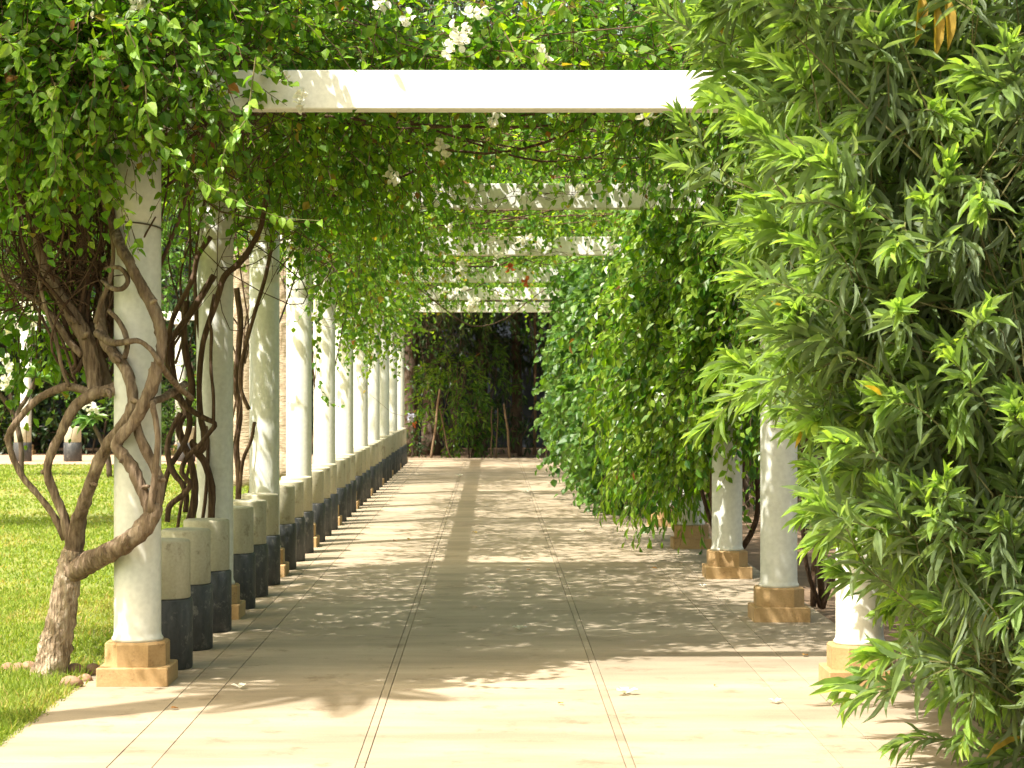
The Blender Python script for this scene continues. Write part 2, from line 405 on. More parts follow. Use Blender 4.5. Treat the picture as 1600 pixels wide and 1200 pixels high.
# grass
gb = MB()
def blades(n, x0, x1, y0, y1, h, w, edge=None):
    x = rng.uniform(x0, x1, n); y = rng.uniform(y0, y1, n)
    pat = np.sin(x * 2.1 + 1.3 * np.sin(y * 0.9)) + np.sin(y * 1.3 + 0.7 * x) + 0.6 * np.sin(x * 5.3 - y * 3.1)
    pat = pat + 1.6 * np.exp(-((y - 16.0) / 1.5) ** 2 - ((x + 3.2) / .9) ** 2) + 0.9 * np.exp(-((y - 21) / 1.6) ** 2)
    dry = pat + rng.normal(size=n) * .5 > 1.0
    keep = rng.random(n) > np.where(dry, 0.35, 0.0)
    x, y, dry = x[keep], y[keep], dry[keep]; n = len(x)
    pos = np.stack([x, y, np.full(n, -0.022)], 1)
    ax = np.stack([rng.normal(0, .6, n), rng.normal(0, .6, n), np.ones(n)], 1)
    nm = np.stack([rng.normal(0, 1, n), rng.normal(0, 1, n), np.zeros(n) + .1], 1)
    hh = h * rng.uniform(0.45, 1.25, n); ww = w * rng.uniform(.7, 1.3, n)
    ax = nrm(ax); s = nrm(np.cross(ax, nm)); b = np.cross(s, ax)
    t = np.clip(np.where(dry, rng.normal(.78, .16, n), rng.normal(.42, .2, n)), 0, 1)
    V = np.stack([pos - s * ww[:, None] * .5, pos + s * ww[:, None] * .5,
                  pos + ax * (hh * .6)[:, None] + s * ww[:, None] * .4 + b * (hh * .08)[:, None],
                  pos + ax * (hh * .6)[:, None] - s * ww[:, None] * .4 + b * (hh * .08)[:, None],
                  pos + ax * hh[:, None] + b * (hh * .32)[:, None]], 1)
    o = (np.arange(n) * 5)[:, None, None]
    gb.add(V.reshape(-1, 3), [(np.array([(0, 1, 2, 3)])[None] + o).reshape(-1, 4), (np.array([(3, 2, 4)])[None] + o).reshape(-1, 3)], np.repeat(t, 5))
blades(34000, -4.3, -2.35, 9.6, 12.9, 0.085, 0.008)
blades(5000, -2.42, -2.31, 9.6, 12.4, 0.05, 0.007)
blades(30000, -5.6, -2.4, 12.9, 18, 0.055, 0.009)
blades(34000, -8.0, -2.4, 18, 28, 0.05, 0.014)
blades(34000, -12.5, -2.4, 28, 46.3, 0.05, 0.024)
tag(gb.build('grass', M['grass']), 'bright mown grass with dry patches beside the path', 'grass', kind='stuff')

# ------------------------------------------------------------------ pergola: columns, caps, beams
def chamfer_sq(h, c):
    return [(-h + c, -h), (h - c, -h), (h, -h + c), (h, h - c), (h - c, h), (-h + c, h), (-h, h - c), (-h, -h + c)]
def make_column(name, label, group, loc):
    t = thing(name, label, 'column', loc, group)
    x, y, z = loc
    m = MB()
    m.rings([[(x + a, y + b, zz) for a, b in chamfer_sq(0.2015 - i, 0.006)] for zz, i in ((0, 0), (0.098, 0), (0.104, 0.006))])
    m.build('plinth', M['sandstone'], t)
    m = MB(); h = 0.172
    m.rings([[(x + a * (1 - i / h), y + b * (1 - i / h), zz) for a, b in chamfer_sq(h, 0.085)] for zz, i in ((0.1042, 0), (0.228, 0), (0.240, 0.012))])
    m.build('octagonal_base', M['sandstone'], t)
    m = MB(); r = 0.1335
    m.lathe(x, y, [(r + .012, 0.2402), (r + .012, 0.256), (r + 0.003, 0.268), (r, 0.29), (r, 2.595), (r - 0.0025, 2.6), (r, 2.605), (r, 3.158)], 48)
    m.build('shaft', M['paint'], t, True).data.shade_smooth()
    m = MB()
    m.box(x - 0.195, x + 0.195, y - 0.195, y + 0.195, 3.1585, 3.2485, 0.006)
    m.build('capital', M['beam'], t)
    return t
c0 = make_column('column', 'nearest white round column of the left row, beside the gnarled vine trunk', 'white columns left of the path', (XL, ROW_L0, 0))
w = MB()
w.tube([(XL + 0.139 * math.cos(a), ROW_L0 + 0.139 * math.sin(a), 2.595 + 0.02 * math.cos(a * 1.0 + 2.2)) for a in np.linspace(0, 2 * math.pi, 25)], 0.005, 5, sub=1)
wire_ob = w.build('wire', M['wire'])
left_lab = ['second white column from the front in the left row, crossed by dark twisted vine stems',
            'third white column from the front in the left row, rising behind a bollard with a bright rim',
            'fourth white column from the front in the left row, strongly sunlit with slanting leaf shadows',
            'fifth white column from the front in the left row, with a thin ivy strand hanging beside it',
            'sixth white column from the front in the left row, sunlit under a hanging leaf clump',
            'seventh white column from the front in the left row', 'eighth white column from the front in the left row',
            'ninth white column from the front in the left row, with a thin stem climbing it',
            'third from last white column of the left row, in shade'.replace('third from last', 'second to last'),
            'last white column of the left row, at the far end against the dark grove']
for i in range(1, NCOL):
    dup(c0, (XL, ROW_L0 + STEP_L * i, 0), left_lab[i - 1])
wire_ob.parent = c0; wire_ob.location = (-XL, -ROW_L0, 0)
right_lab = ['nearest white column of the right row, sunlit behind the oleander leaves',
             'second white column from the front in the right row, grey in shade on its ochre plinth',
             'third white column from the front in the right row, half covered by hanging leaves',
             'fourth white column from the front in the right row, only its plinth showing under the climber',
             'fifth white column from the front in the right row, its plinth at the foot of drooping leaves',
             'sixth white column from the front in the right row, its plinth beyond the drooping climber']
for i in range(NCOL):
    lab = right_lab[i] if i < 6 else ORD[i] + ' white column from the front in the right row, hidden in the far climbers'
    c = dup(c0, (XR, ROW_R0 + STEP_R * i, 0), lab); c['group'] = 'white columns right of the path'
    for ch in [k for k in c.children if k.name.startswith('wire')]: bpy.data.objects.remove(ch)

beam_lab = ['front white cross beam over the path, brightly sunlit', 'second white cross beam, shaded and tangled with twigs',
            'third white cross beam, half hidden by leaves', 'fourth white cross beam, hung with white and orange flowers',
            'fifth white cross beam, almost hidden in the far canopy', 'last white cross beam at the far end above the dark grove']
for k in range(6):
    y = 12.345 + 6.93 * k
    m = MB(); m.box(-2.5, 2.55, y - 0.085, y + 0.085, 3.25, 3.468, 0.006)
    tag(m.build('cross_beam', M['beam']), beam_lab[k], 'beam', 'white beams across the pergola')
for x, s in ((XL, 'left'), (XR, 'right')):
    m = MB(); m.box(x - 0.075, x + 0.075, 12.27, 47.4, 3.2525, 3.44, 0.006)
    tag(m.build('long_beam', M['beam']), 'white lengthwise beam on the %s row of columns, under the vines' % s, 'beam', 'white lengthwise beams')

# ------------------------------------------------------------------ bollards
def make_bollard(loc, label, group):
    t = thing('bollard', label, 'bollard', loc, group)
    x, y, z = loc
    m = MB(); r = 0.172
    m.lathe(x, y, [(r - .008, 0), (r, 0.008), (r, 0.408), (r - 0.006, 0.416), (r - .02, 0.42)], 40)
    m.build('drum', M['drum'], t, True)
    m = MB(); r = 0.158
    m.lathe(x, y, [(r - .004, 0.4203), (r, 0.426), (r, 0.752), (r - 0.003, 0.761), (r - 0.011, 0.767), (r - .02, 0.769)], 40)
    cap = m.build('cap', M['pale'], t, True)
    m = MB(); m.lathe(x, y, [(0.088, 0.7692), (0.088, 0.7735), (0.078, 0.7745)], 32)
    m.build('disc', M['disc'], cap, True)
    for o in t.children:
        o.data.polygons.foreach_set('use_smooth', np.array([len(q.vertices) == 4 for q in o.data.polygons]))
    return t
b0 = None
for i in range(NCOL - 1):
    for k, off in enumerate((0.63, 1.57, 2.58)):
        loc = (-1.965, ROW_L0 + STEP_L * i + off, 0)
        col_name = ['front', 'second', 'third', 'fourth', 'fifth', 'sixth', 'seventh', 'eighth', 'ninth', 'tenth'][i]
        lab = '%s pale capped dark drum bollard behind the %s left column' % (['nearest', 'middle', 'farthest'][k], col_name)
        if i == 0: lab = ['nearest bollard, its dark drum chipped, tucked behind the front left column', 'second bollard from the front in the left row, pale cap with dark disc',
                          'third bollard from the front in the left row, just before the second column'][k]
        if b0 is None: b0 = make_bollard(loc, lab, 'bollards between the left columns')
        else:
            o = dup(b0, loc, lab); o.rotation_euler = (0, 0, rng.uniform(0, 6.28))

# ------------------------------------------------------------------ foliage generators
def ell(c, r, n, rmin=0.55, bias=(0, 0, 0), spread=0.7, half=None):
    d = nrm(rng.normal(size=(n, 3)))
    if half is not None:
        s = np.sign(d @ np.array(half, float)); d = d * np.where(rng.random(n) < .85, s, 1)[:, None]
    k = rng.uniform(rmin ** 3, 1, n) ** (1 / 3)
    p = np.array(c) + d * np.array(r) * k[:, None]
    o = nrm(d / np.array(r))
    return p, nrm(o * 0.8 + rng.normal(size=(n, 3)) * spread + np.array(bias))

def shoot_pts(P0, D, L, droop, K=5, wig=0.04):
    t = np.linspace(0, 1, K)[None, :, None]
    n = len(P0)
    P = P0[:, None] + D[:, None] * (L[:, None, None] * t)
    P[..., 2] -= (np.broadcast_to(droop, (n,)) * L)[:, None] * t[..., 0] ** 2
    P[:, 1:] += rng.normal(size=(n, K - 1, 3)) * wig * L[:, None, None]
    return P

def shoot_leaves(P, m, ang=1.0, t0=0.08, upb=0.9, droop=0.25, jit=0.35, outb=None):
    """m leaves along each polyline P: position, axis, normal, t"""
    n, K, _ = P.shape
    t = np.clip((np.arange(m) + 0.5) / m * (1 - t0) + t0 + rng.normal(size=(n, m)) * 0.02, 0, 0.9999)
    f = t * (K - 1); i = f.astype(int); f = (f - i)[..., None]
    a = np.take_along_axis(P, i[..., None].repeat(3, -1), 1); b = np.take_along_axis(P, (i + 1)[..., None].repeat(3, -1), 1)
    pos = a * (1 - f) + b * f; T = nrm(b - a)
    rd = nrm(rng.normal(size=(n, m, 3))); rd = nrm(rd - T * (rd * T).sum(-1, keepdims=True))
    aa = ang * rng.uniform(.7, 1.2, (n, m, 1))
    ax = T * np.cos(aa) + rd * np.sin(aa); ax[..., 2] -= droop
    ax = nrm(ax + rng.normal(size=ax.shape) * 0.12)
    up = np.array([0, 0, upb]) + (0 if outb is None else np.array(outb)) + rng.normal(size=ax.shape) * jit
    nm = nrm(up - ax * (up * ax).sum(-1, keepdims=True))
    return pos.reshape(-1, 3), ax.reshape(-1, 3), nm.reshape(-1, 3), t.ravel()

def foliage(parts, parent, leaf_m, twig_m, L=(0.25, 0.6), droop=0.35, m=9, size=0.06, ratio=0.72, upb=0.9, outb=None,
            fold=.22, name='foliage', tone=(0.5, 0.22), ang=1.0, ldroop=0.25, keep=None, r0=0.004, wide=(0.36, 0.70, 0.72)):
    P0 = np.concatenate([q[0] for q in parts]); D = np.concatenate([q[1] for q in parts])
    if keep is not None:
        k = keep(P0); P0, D = P0[k], D[k]
    n = len(P0)
    P = shoot_pts(P0, D, rng.uniform(*L, n), droop)
    pos, ax, nm, t = shoot_leaves(P, m, ang=ang, upb=upb, outb=outb, droop=ldroop)
    sh = np.repeat(rng.normal(size=n) * 0.6, m)
    tn = np.clip(tone[0] + tone[1] * (sh + rng.normal(size=len(pos)) * 0.7) + 0.10 * (t - .5), 0, 0.98)
    tn = np.where(rng.random(len(pos)) < 0.004, 1.0, tn)
    s = size * rng.uniform(.6, 1.25, len(pos)) * (1.05 - 0.35 * t)
    lb = MB(); lb.leaf2(pos, ax, nm, s, s * ratio * rng.uniform(.85, 1.15, len(pos)), tn, wide, fold)
    o1 = lb.build(name, leaf_m, parent)
    tb = MB(); tb.twigs(P, np.full(n, r0), r0 * .35)
    o2 = tb.build('twigs', twig_m, parent)
    return o1, o2

def slab_pts(x0, x1, y0, y1, zlo, zhi, n, thr=-9, seed=0.0, dens=None, down=-0.1):
    """starts of shoots inside a wavy canopy slab; zlo, zhi are functions of x, y"""
    x = rng.uniform(x0, x1, n); y = rng.uniform(y0, y1, n)
    k = np.sin(x * 2.3 + seed) * np.sin(y * 1.7 + 2 * seed) + .6 * np.sin(x * 4.1 + y * 3.3 + seed) + rng.normal(size=n) * .3
    keep = k > thr
    if dens is not None: keep &= rng.random(n) < dens(x, y)
    x, y = x[keep], y[keep]; n = len(x)
    a, b = zlo(x, y), zhi(x, y)
    z = a + (b - a) * rng.random(n)
    D = nrm(np.stack([rng.normal(size=n), rng.normal(size=n), rng.normal(size=n) * .5 + down], 1))
    return np.stack([x, y, z], 1), D

FOUR = [(0, 0, 0)]
def flower(parent, c, r, n, mat='petal', size=0.04):
    mb = MB()
    cc = np.array(c) + rng.normal(size=(max(3, n // 3), 3)) * r * 0.29
    idx = rng.integers(0, len(cc), n)
    d = nrm(rng.normal(size=(n, 3)) + np.array([0, -.3, .1]))
    pos = cc[idx] + d * 0.008
    up = rng.normal(size=(n, 3))
    mb.leaves(pos, d, up, size * .8 * rng.uniform(.8, 1.25, n), size * .66, np.clip(rng.normal(.5, .3, n), 0, 1),
              ([(0, 0, 0), (.14, .36, .03), (.42, .52, .06), (.75, .44, .02), (.93, .2, -.05), (1.0, 0, -.1)], .3))
    return mb.build('flower_cluster', M[mat], parent)

def stems(mb, n, a, b, r=(0.006, 0.014), wig=0.12, K=7, tone=.5, sag=0.0):
    """wiggly stems between random points of two boxes a and b = (centre, half size)"""
    for _ in range(n):
        p0 = np.array(a[0]) + rng.uniform(-1, 1, 3) * np.array(a[1]); p1 = np.array(b[0]) + rng.uniform(-1, 1, 3) * np.array(b[1])
        t = np.linspace(0, 1, K)[:, None]
        P = p0 * (1 - t) + p1 * t
        ln = np.linalg.norm(p1 - p0)
        for h in (1, 2, 3):
            P += np.sin(h * math.pi * t) * rng.normal(size=3)[None] * wig * ln * 0.30 / h ** .7
        P[:, 2] += sag * np.sin(t[:, 0] * math.pi) * ln
        r0 = rng.uniform(*r)
        mb.tube(P, np.linspace(r0, r0 * .5, K), 6, sub=3, lump=.05)

def spray(parent, pts, size, m, ratio=.66, upb=0.7, tone=(.5, .25), name='young_shoot', lm='fresh'):
    mb = MB()
    P, _ = catmull(np.array(pts), np.zeros(len(pts)), 5)
    mb.tube(P[::2], np.linspace(.0045, .0016, len(P[::2])), 5, sub=1, mat=1)
    P = P[None]
    pos, ax, nm, t = shoot_leaves(P, m, ang=1.15, t0=.02, droop=.55, upb=upb, jit=.4, outb=(-.2, -.5, 0))
    s = size * rng.uniform(.75, 1.2, m) * (1.08 - .55 * t)
    mb.leaves(pos, ax, nm, s, s * ratio, np.clip(rng.normal(*tone, m), 0, 1),
              ([(0, 0, 0), (.14, .30, .02), (.36, .5, .03), (.66, .36, 0), (.86, .15, -.06), (1, 0, -.12)], .3))
    return mb.build(name, [M[lm], M['oleander_stem']], parent)

# ------------------------------------------------------------------ left bougainvilleas
# front vine with its traced limbs
v1 = thing('bougainvillea_vine', 'big gnarled bougainvillea with a leaning flaky trunk beside the front left column', 'vine', (-2.56, 12.66, 0), 'bougainvilleas climbing the left columns')
def limb(mb, pix, *a):
    n = len(pix)
    if np.isscalar(a[0]): ys = np.linspace(a[0], a[1], n); a = a[2:]
    else: ys = np.array(a[0]); a = a[1:]
    r, sides, lump, sub = (list(a) + [10, .05, 4][len(a) - 1:])[:4]
    P = [at(a, b, Y) for (a, b), Y in zip(pix, ys)]
    mb.tube(P, np.array(r) if not np.isscalar(r) else r, sides, sub=sub, lump=lump)
PX = 12.4 / FPX
tb = MB()
limb(tb, [(76, 1072), (82, 1040), (90, 1000), (99, 950), (106, 910), (112, 880), (117, 858)], 12.66, 12.62, np.array([34, 28, 25, 22, 21, 20, 17]) * PX, 16, .07, 5)
tb.build('trunk', M['trunk'], v1, True)
lb = MB()
limb(lb, [(112, 895), (135, 882), (165, 866), (195, 850), (222, 828), (239, 803), (243, 785)], [12.62, 12.5, 12.3, 12.18, 12.14, 12.13, 12.13], np.array([17, 17, 16, 15, 14.5, 14, 11]) * PX, 14, .085)
limb(lb, [(238, 806), (230, 785), (221, 762), (210, 735), (196, 715), (183, 697), (192, 680), (212, 656), (229, 625), (241, 594), (247, 567)], [12.13] * 3 + [12.14, 12.16, 12.18, 12.17, 12.16, 12.14, 12.12, 12.12], np.array([10, 9.5, 9.5, 10, 10, 9, 9, 9.5, 10, 10.5, 10.5]) * PX, 12, .085)
limb(lb, [(242, 592), (250, 562), (254, 535), (249, 502), (236, 473), (222, 447), (205, 415), (190, 385), (178, 352), (165, 300)], [12.12, 12.12, 12.12, 12.12, 12.12, 12.12, 12.13, 12.2, 12.35, 12.45], np.array([8.5, 8.5, 8.5, 9.5, 9.5, 9, 8.5, 9, 8, 6]) * PX, 12, .085)
limb(lb, [(243, 800), (248, 775), (250, 748), (240, 725), (230, 706), (218, 678), (213, 655)], [12.13, 12.13, 12.14, 12.16, 12.18, 12.2, 12.2], np.array([9, 8, 7.5, 8, 8.5, 7.5, 6]) * PX, 10, .06)
limb(lb, [(236, 800), (240, 765), (243, 742), (247, 690), (244, 655), (240, 630), (255, 622), (272, 612), (290, 600)], [12.1, 12.08, 12.07, 12.06, 12.06, 12.1, 12.3, 12.5, 12.7], np.array([6, 5.5, 5, 4.5, 4.5, 5, 6, 6.5, 6]) * PX, 8, .05)
limb(lb, [(116, 866), (122, 825), (130, 792), (143, 755), (160, 712), (178, 684), (198, 658), (209, 630), (205, 600), (194, 572), (178, 552), (163, 528), (158, 500), (165, 460)], np.r_[12.62, 12.58, 12.5, 12.42, 12.34, 12.28, 12.22, 12.2, 12.22, 12.26, 12.34, 12.42, 12.5, 12.6], np.array([15, 13, 11, 10, 9.5, 9.5, 9.5, 9, 9, 9, 9.5, 9, 9, 8]) * PX, 12, .085)
limb(lb, [(104, 842), (84, 803), (60, 772), (37, 745), (20, 710), (15, 683), (27, 660), (56, 627), (86, 610), (111, 604), (135, 610), (163, 611), (180, 601), (190, 588)], 12.62, 12.45, np.array([7, 5.5, 5, 5, 5, 5.5, 5.5, 6, 6.5, 7, 6.5, 6, 5, 4]) * PX, 10, .075)
limb(lb, [(113, 858), (101, 806), (85, 768), (75, 735), (84, 702), (95, 680), (104, 660), (120, 634), (146, 616), (170, 610), (190, 612)], 12.6, 12.4, np.array([9, 7.5, 7, 7, 7, 7, 8, 9, 10, 9.5, 8]) * PX, 10, .075)
limb(lb, [(152, 616), (146, 575), (136, 530), (120, 502), (100, 468), (80, 432), (65, 390), (60, 330)], 12.5, 12.6, np.array([13, 13, 13, 13, 12, 11, 10, 8]) * PX, 12, .07)
limb(lb, [(172, 612), (160, 570), (146, 525), (135, 490), (128, 440), (130, 390), (120, 330)], 12.6, 12.7, np.array([9, 9, 9, 8, 8, 7, 6]) * PX, 10, .07)
limb(lb, [(130, 555), (110, 535), (95, 512), (78, 488), (55, 468), (30, 450), (0, 425)], 12.5, 12.6, np.array([6, 6, 5.5, 5, 5, 4.5, 4]) * PX, 8, .05)
limb(lb, [(110, 604), (100, 580), (92, 545), (85, 515), (75, 490), (66, 455), (62, 430)], 12.45, 12.5, np.array([3, 3.2, 3.2, 3.2, 3, 3, 3]) * PX, 7, .05)
limb(lb, [(152, 520), (165, 530), (180, 536), (200, 534), (218, 533), (235, 545), (246, 560), (262, 585), (280, 605), (300, 622)], np.r_[12.4, 12.3, 12.2, 12.13, 12.11, 12.1, 12.06, 12.2, 12.45, 12.7], np.array([6, 6, 5.5, 5, 4, 4, 4.5, 5, 5, 4.5]) * PX, 8, .05)
limb(lb, [(150, 505), (160, 470), (172, 440), (178, 400), (175, 360), (160, 310), (150, 260)], 12.35, 12.3, np.array([4, 4, 4, 3.5, 3.5, 3, 3]) * PX, 7, .05)
limb(lb, [(196, 560), (200, 540), (196, 520), (185, 500), (170, 485)], 12.2, 12.3, np.array([4, 4.5, 4.5, 4, 3.5]) * PX, 7, .05)
limb(lb, [(165, 420), (185, 418), (198, 428), (200, 442), (190, 452), (175, 450), (160, 438)], np.r_[12.3, 12.2, 12.16, 12.15, 12.15, 12.2, 12.35], np.array([3, 3.5, 4, 4, 4, 4, 3]) * PX, 7, .05)
for a, b, dx, dy, Y in ((187, 564, -10, -8, 12.2), (237, 473, 8, -4, 12.08), (222, 762, 12, -3, 12.1), (75, 735, -9, 3, 12.55), (143, 753, 9, 5, 12.38), (196, 715, -7, 6, 12.14), (131, 526, 8, -6, 12.4), (15, 683, -6, 4, 12.6), (195, 850, 6, -12, 12.1), (165, 866, -4, -12, 12.2), (209, 625, 9, 2, 12.15), (250, 748, 8, 2, 12.1), (117, 502, -8, -6, 12.45), (170, 610, 4, 10, 12.35)):
    p0 = at(a, b, Y + .02); p1 = at(a + dx, b + dy, Y - .02)
    lb.tube([p0, (p0 + p1) / 2, p1], np.array([5.5, 4.2, 2.6]) * PX, 7, sub=2, lump=.15)
lb.build('limbs', M['bark'], v1, True)
sb = MB()
stems(sb, 34, (at(150, 560, 12.65), (.14, .15, .18)), (at(110, 330, 12.6), (.55, .35, .35)), (.006, .015), .16)
stems(sb, 30, (at(90, 470, 12.7), (.3, .2, .2)), (at(90, 250, 12.6), (.6, .45, .3)), (.004, .010), .2)
stems(sb, 130, (at(110, 390, 12.65), (.42, .3, .45)), (at(110, 330, 12.65), (.48, .35, .45)), (.002, .005), .35, 6)
stems(sb, 44, (at(60, 470, 12.6), (.35, .2, .15)), (at(0, 420, 12.6), (.5, .3, .2)), (.002, .006), .25, 6)
stems(sb, 90, (at(310, 130, 12.5), (.35, .2, .35)), (at(350, 120, 12.5), (.4, .25, .35)), (.002, .005), .3, 6)
stems(sb, 40, (at(300, 200, 12.55), (.4, .25, .3)), (at(360, 180, 12.6), (.45, .3, .3)), (.002, .005), .3, 6)
stems(sb, 16, (at(200, 330, 12.75), (.25, .15, .4)), (at(300, 120, 12.6), (.35, .2, .3)), (.005, .014), .2)
stems(sb, 12, (at(240, 110, 12.7), (.12, .1, .4)), (at(280, -60, 12.7), (.3, .3, .2)), (.01, .02), .15)
sb.build('stems', M['bark_dark'], v1, True)
parts = [
    ell(at(60, 60, 11.7), (.45, .5, .42), 260, .5), ell(at(200, 60, 11.7), (.42, .45, .38), 230, .5),
    ell(at(120, 170, 11.75), (.42, .35, .30), 170, .5, (0, -.2, -.2)), ell(at(30, 230, 11.8), (.30, .3, .34), 90, .5, (0, -.2, -.4)),
    ell(at(320, 60, 11.95), (.32, .3, .34), 100, .5), ell(at(235, 140, 11.85), (.26, .2, .2), 32, .5),
    ell(at(330, 170, 12.05), (.20, .16, .30), 30, .5, (0, -.1, -.6)), ell(at(390, 40, 12.15), (.2, .2, .3), 40, .5),
    ell(at(150, -80, 12.3), (.9, .8, .35), 420, .4), ell(at(430, -90, 12.8), (.6, .5, .25), 160, .4),
    ell((-3.3, 11.9, 3.55), (.65, .65, .55), 420, .3), ell((-3.5, 13.4, 3.5), (.8, 1.2, .8), 760, .3), ell((-2.8, 12.4, 3.8), (.7, .9, .35), 420, .3), ell((-3.5, 15.5, 3.4), (.8, 1.4, .8), 760, .3), ell((-3.3, 18, 3.5), (.7, 1.4, .6), 460, .3),
    ell((-2.6, 14.6, 3.7), (.9, 1.6, .5), 520, .3), ell((-2.4, 17.3, 3.7), (.9, 1.6, .5), 420, .3),
    ell(at(40, 480, 13.6), (.42, .35, .26), 70, .4, (0, 0, -.4)), ell(at(-10, 400, 13.8), (.35, .3, .35), 50, .4),
    ell(at(90, 350, 13.4), (.5, .3, .45), 40, .3),
]
def pix(q):
    y = np.maximum(q[:, 1], 1.0); return 768 + q[:, 0] / y * FPX, 600 + (CAM_Z - q[:, 2]) / y * FPX
def v1_keep(q):
    a, b = pix(q); u = rng.random(len(q))
    k = ~((a > 165) & (a < 285) & (b > 165) & (b < 470) & (u < .9))        # bare column front
    k &= ~((a > 285) & (a < 420) & (b > -20) & (b < 210) & (u < .5))       # open twigs by the beam end
    k &= ~((a < 190) & (b > 290) & (b < 440) & (u < .6))                   # bare tangle under the leaves
    k &= ~((a < 420) & (b > -60) & (b < 290) & (np.sin(a * .055) + np.sin(b * .06 + a * .02) > .75) & (u < .75))
    return k
foliage(parts, v1, M['boug'], M['bark_dark'], (0.18, 0.5), .5, 9, .084, .76, keep=v1_keep, outb=(-.25, -.5, 0))
db = MB(); n = 26
dp = np.stack([at(a, b, 12.0) for a, b in zip(rng.uniform(60, 340, n), rng.uniform(60, 240, n))])
db.leaf2(dp, nrm(rng.normal(size=(n, 3)) * .4 + np.array([0, 0, -1])), rng.normal(size=(n, 3)), .065, .035, rng.random(n) * .6, fold=.5)
db.build('dry_leaves', M['dry_leaf'], v1)
def sp(pix, Y, size, m, **k): spray(v1, [at(a, b, Y - .45) for a, b in pix], size, m, **k)
sp([(198, 40), (215, 80), (228, 130), (232, 185), (246, 218), (272, 245), (305, 272), (345, 303), (390, 322), (440, 340), (500, 345)], 11.6, .098, 44)
sp([(400, 90), (392, 150), (388, 180), (372, 205), (352, 235), (345, 275), (352, 300)], 11.75, .075, 36)
sp([(88, 130), (82, 180), (85, 230), (88, 265), (70, 290), (45, 315), (15, 345)], 11.55, .085, 40)
sp([(10, 60), (40, 100), (60, 150), (66, 210)], 11.5, .08, 24)
sp([(140, 60), (150, 120), (140, 190), (142, 230)], 11.6, .09, 18)
sp([(250, 20), (290, 60), (320, 110), (322, 160)], 11.7, .08, 22)
for a, b, Y, r, n, s in ((222, 8, 11.5, .05, 26, .055), (440, 122, 12.1, .035, 10, .05), (470, 150, 12.1, .035, 12, .05), (150, 14, 11.5, .03, 8, .045), (472, 165, 12.1, .02, 8, .05)):
    flower(v1, at(a, b, Y), r, n, 'petal', s)

vine_lab = ['bougainvillea of dark twisted stems winding up the second left column',
            'bougainvillea climbing behind the third left column, its canopy over the third cross beam',
            'bougainvillea behind the fifth left column, its leaves hanging before the columns',
            'bougainvillea with thin bare stems at the ninth left column, roofing the far end']
def left_vine(idx, ci, y0, y1, nshoot, size, m, thr, lab, flowers, extra=()):
    cy_ = ROW_L0 + STEP_L * ci
    v = thing('bougainvillea_vine', lab, 'vine', (XL - .2, cy_ + .25, 0), 'bougainvilleas climbing the left columns')
    s = MB()
    stems(s, 2 if idx == 1 else 4, ((XL - .33, cy_ + .1, 0.02), (.10, .1, .02)), ((XL - .1, cy_ + .05, 3.1), (.2, .3, .2)), (.010, .017), .10, 9)
    stems(s, 8, ((XL - .15, cy_ + .2, 1.9), (.2, .15, .3)), ((XL, cy_ + .3, 3.5), (.6, .8, .2)), (.006, .011), .16, 8)
    for k in range(7):
        stems(s, 2, ((XL + .2, rng.uniform(y0, y1), 3.45), (.3, .3, .06)), ((1.2, rng.uniform(y0, y1), 3.6), (.9, .8, .15)), (.007, .014), .12, 8)
    stems(s, 14, ((XL + .15, (y0 + y1) / 2, 3.1), (.25, (y1 - y0) / 2, .3)), ((XL + .4, (y0 + y1) / 2, 3.0), (.4, (y1 - y0) / 2, .5)), (.003, .006), .3, 6)
    zlo = lambda x, y: 3.44 + (.15 if idx == 4 else 0) + .12 * np.clip(x + .6, 0, 1) + .14 * np.sin(x * 1.9 + y * 1.1) + .10 * np.sin(y * 2.7 + x) - np.clip((-x - 0.9) * .25, 0, .18 if idx == 1 else .28)
    zhi = lambda x, y: 4.05 + .22 * np.sin(x * 1.3 + y * .9) + 0.2 * np.clip(-x, 0, 2)
    dens = lambda x, y: np.where(x < -.2, 1.0, np.where((y > 16.0) & (y < 25), .30, np.where(y > 25, .65, .6)))
    P = [slab_pts(-3.1 if idx == 1 else -2.75, 2.3, y0, y1, zlo, zhi, nshoot, thr, idx * 1.7, dens)]
    P += [ell(*e) for e in extra]
    for yb in {1: (19.1,), 2: (26.05,), 3: (33.0,), 4: (39.95, 46.85)}[idx]:      # leaves heaped before each cross beam
        P.append(slab_pts(-2.5, 1.3, yb - .95, yb + .05, lambda x, y: 3.56 + 0 * x, lambda x, y: 4.25 + 0 * x, 520 - 80 * idx, -9, down=.1))
    if idx in (1, 2): stems(s, 34, ((0, y1 + .3, 3.35), (1.6, .12, .12)), ((0, y1 + .2, 3.3), (1.8, .2, .22)), (.0018, .004), .3, 6)
    stems(s, 26, ((XL + .2, (y0 + y1) / 2, 3.1), (.3, (y1 - y0) / 2, .3)), ((XL + .4, (y0 + y1) / 2, 2.9), (.5, (y1 - y0) / 2, .4)), (.0016, .0035), .35, 6)
    if idx == 1: P.append(slab_pts(-2.6, 2.0, 12.7, 15.2, lambda x, y: 3.5 + 0 * x, lambda x, y: 4.5 + 0 * x, 900, -9))
    keep = lambda q: ~((q[:, 2] < 3.5) & (np.abs(((q[:, 1] - 12.345 + 1.0) % 6.93) - 1.0) < .16) & (np.abs(q[:, 0]) < 2.3) & (rng.random(len(q)) < .8))
    foliage(P, v, M['boug'], M['bark_dark'], (0.25, 0.6), .35, m, size, .74, keep=keep, outb=(0, -.35, 0), tone=(.5, .26))
    s.build('stems', M['bark_dark'], v, True)
    for a, b, Y, r, n, sz, mt in flowers:
        flower(v, at(a, b, Y), r, n, mt, sz)
    return v, s
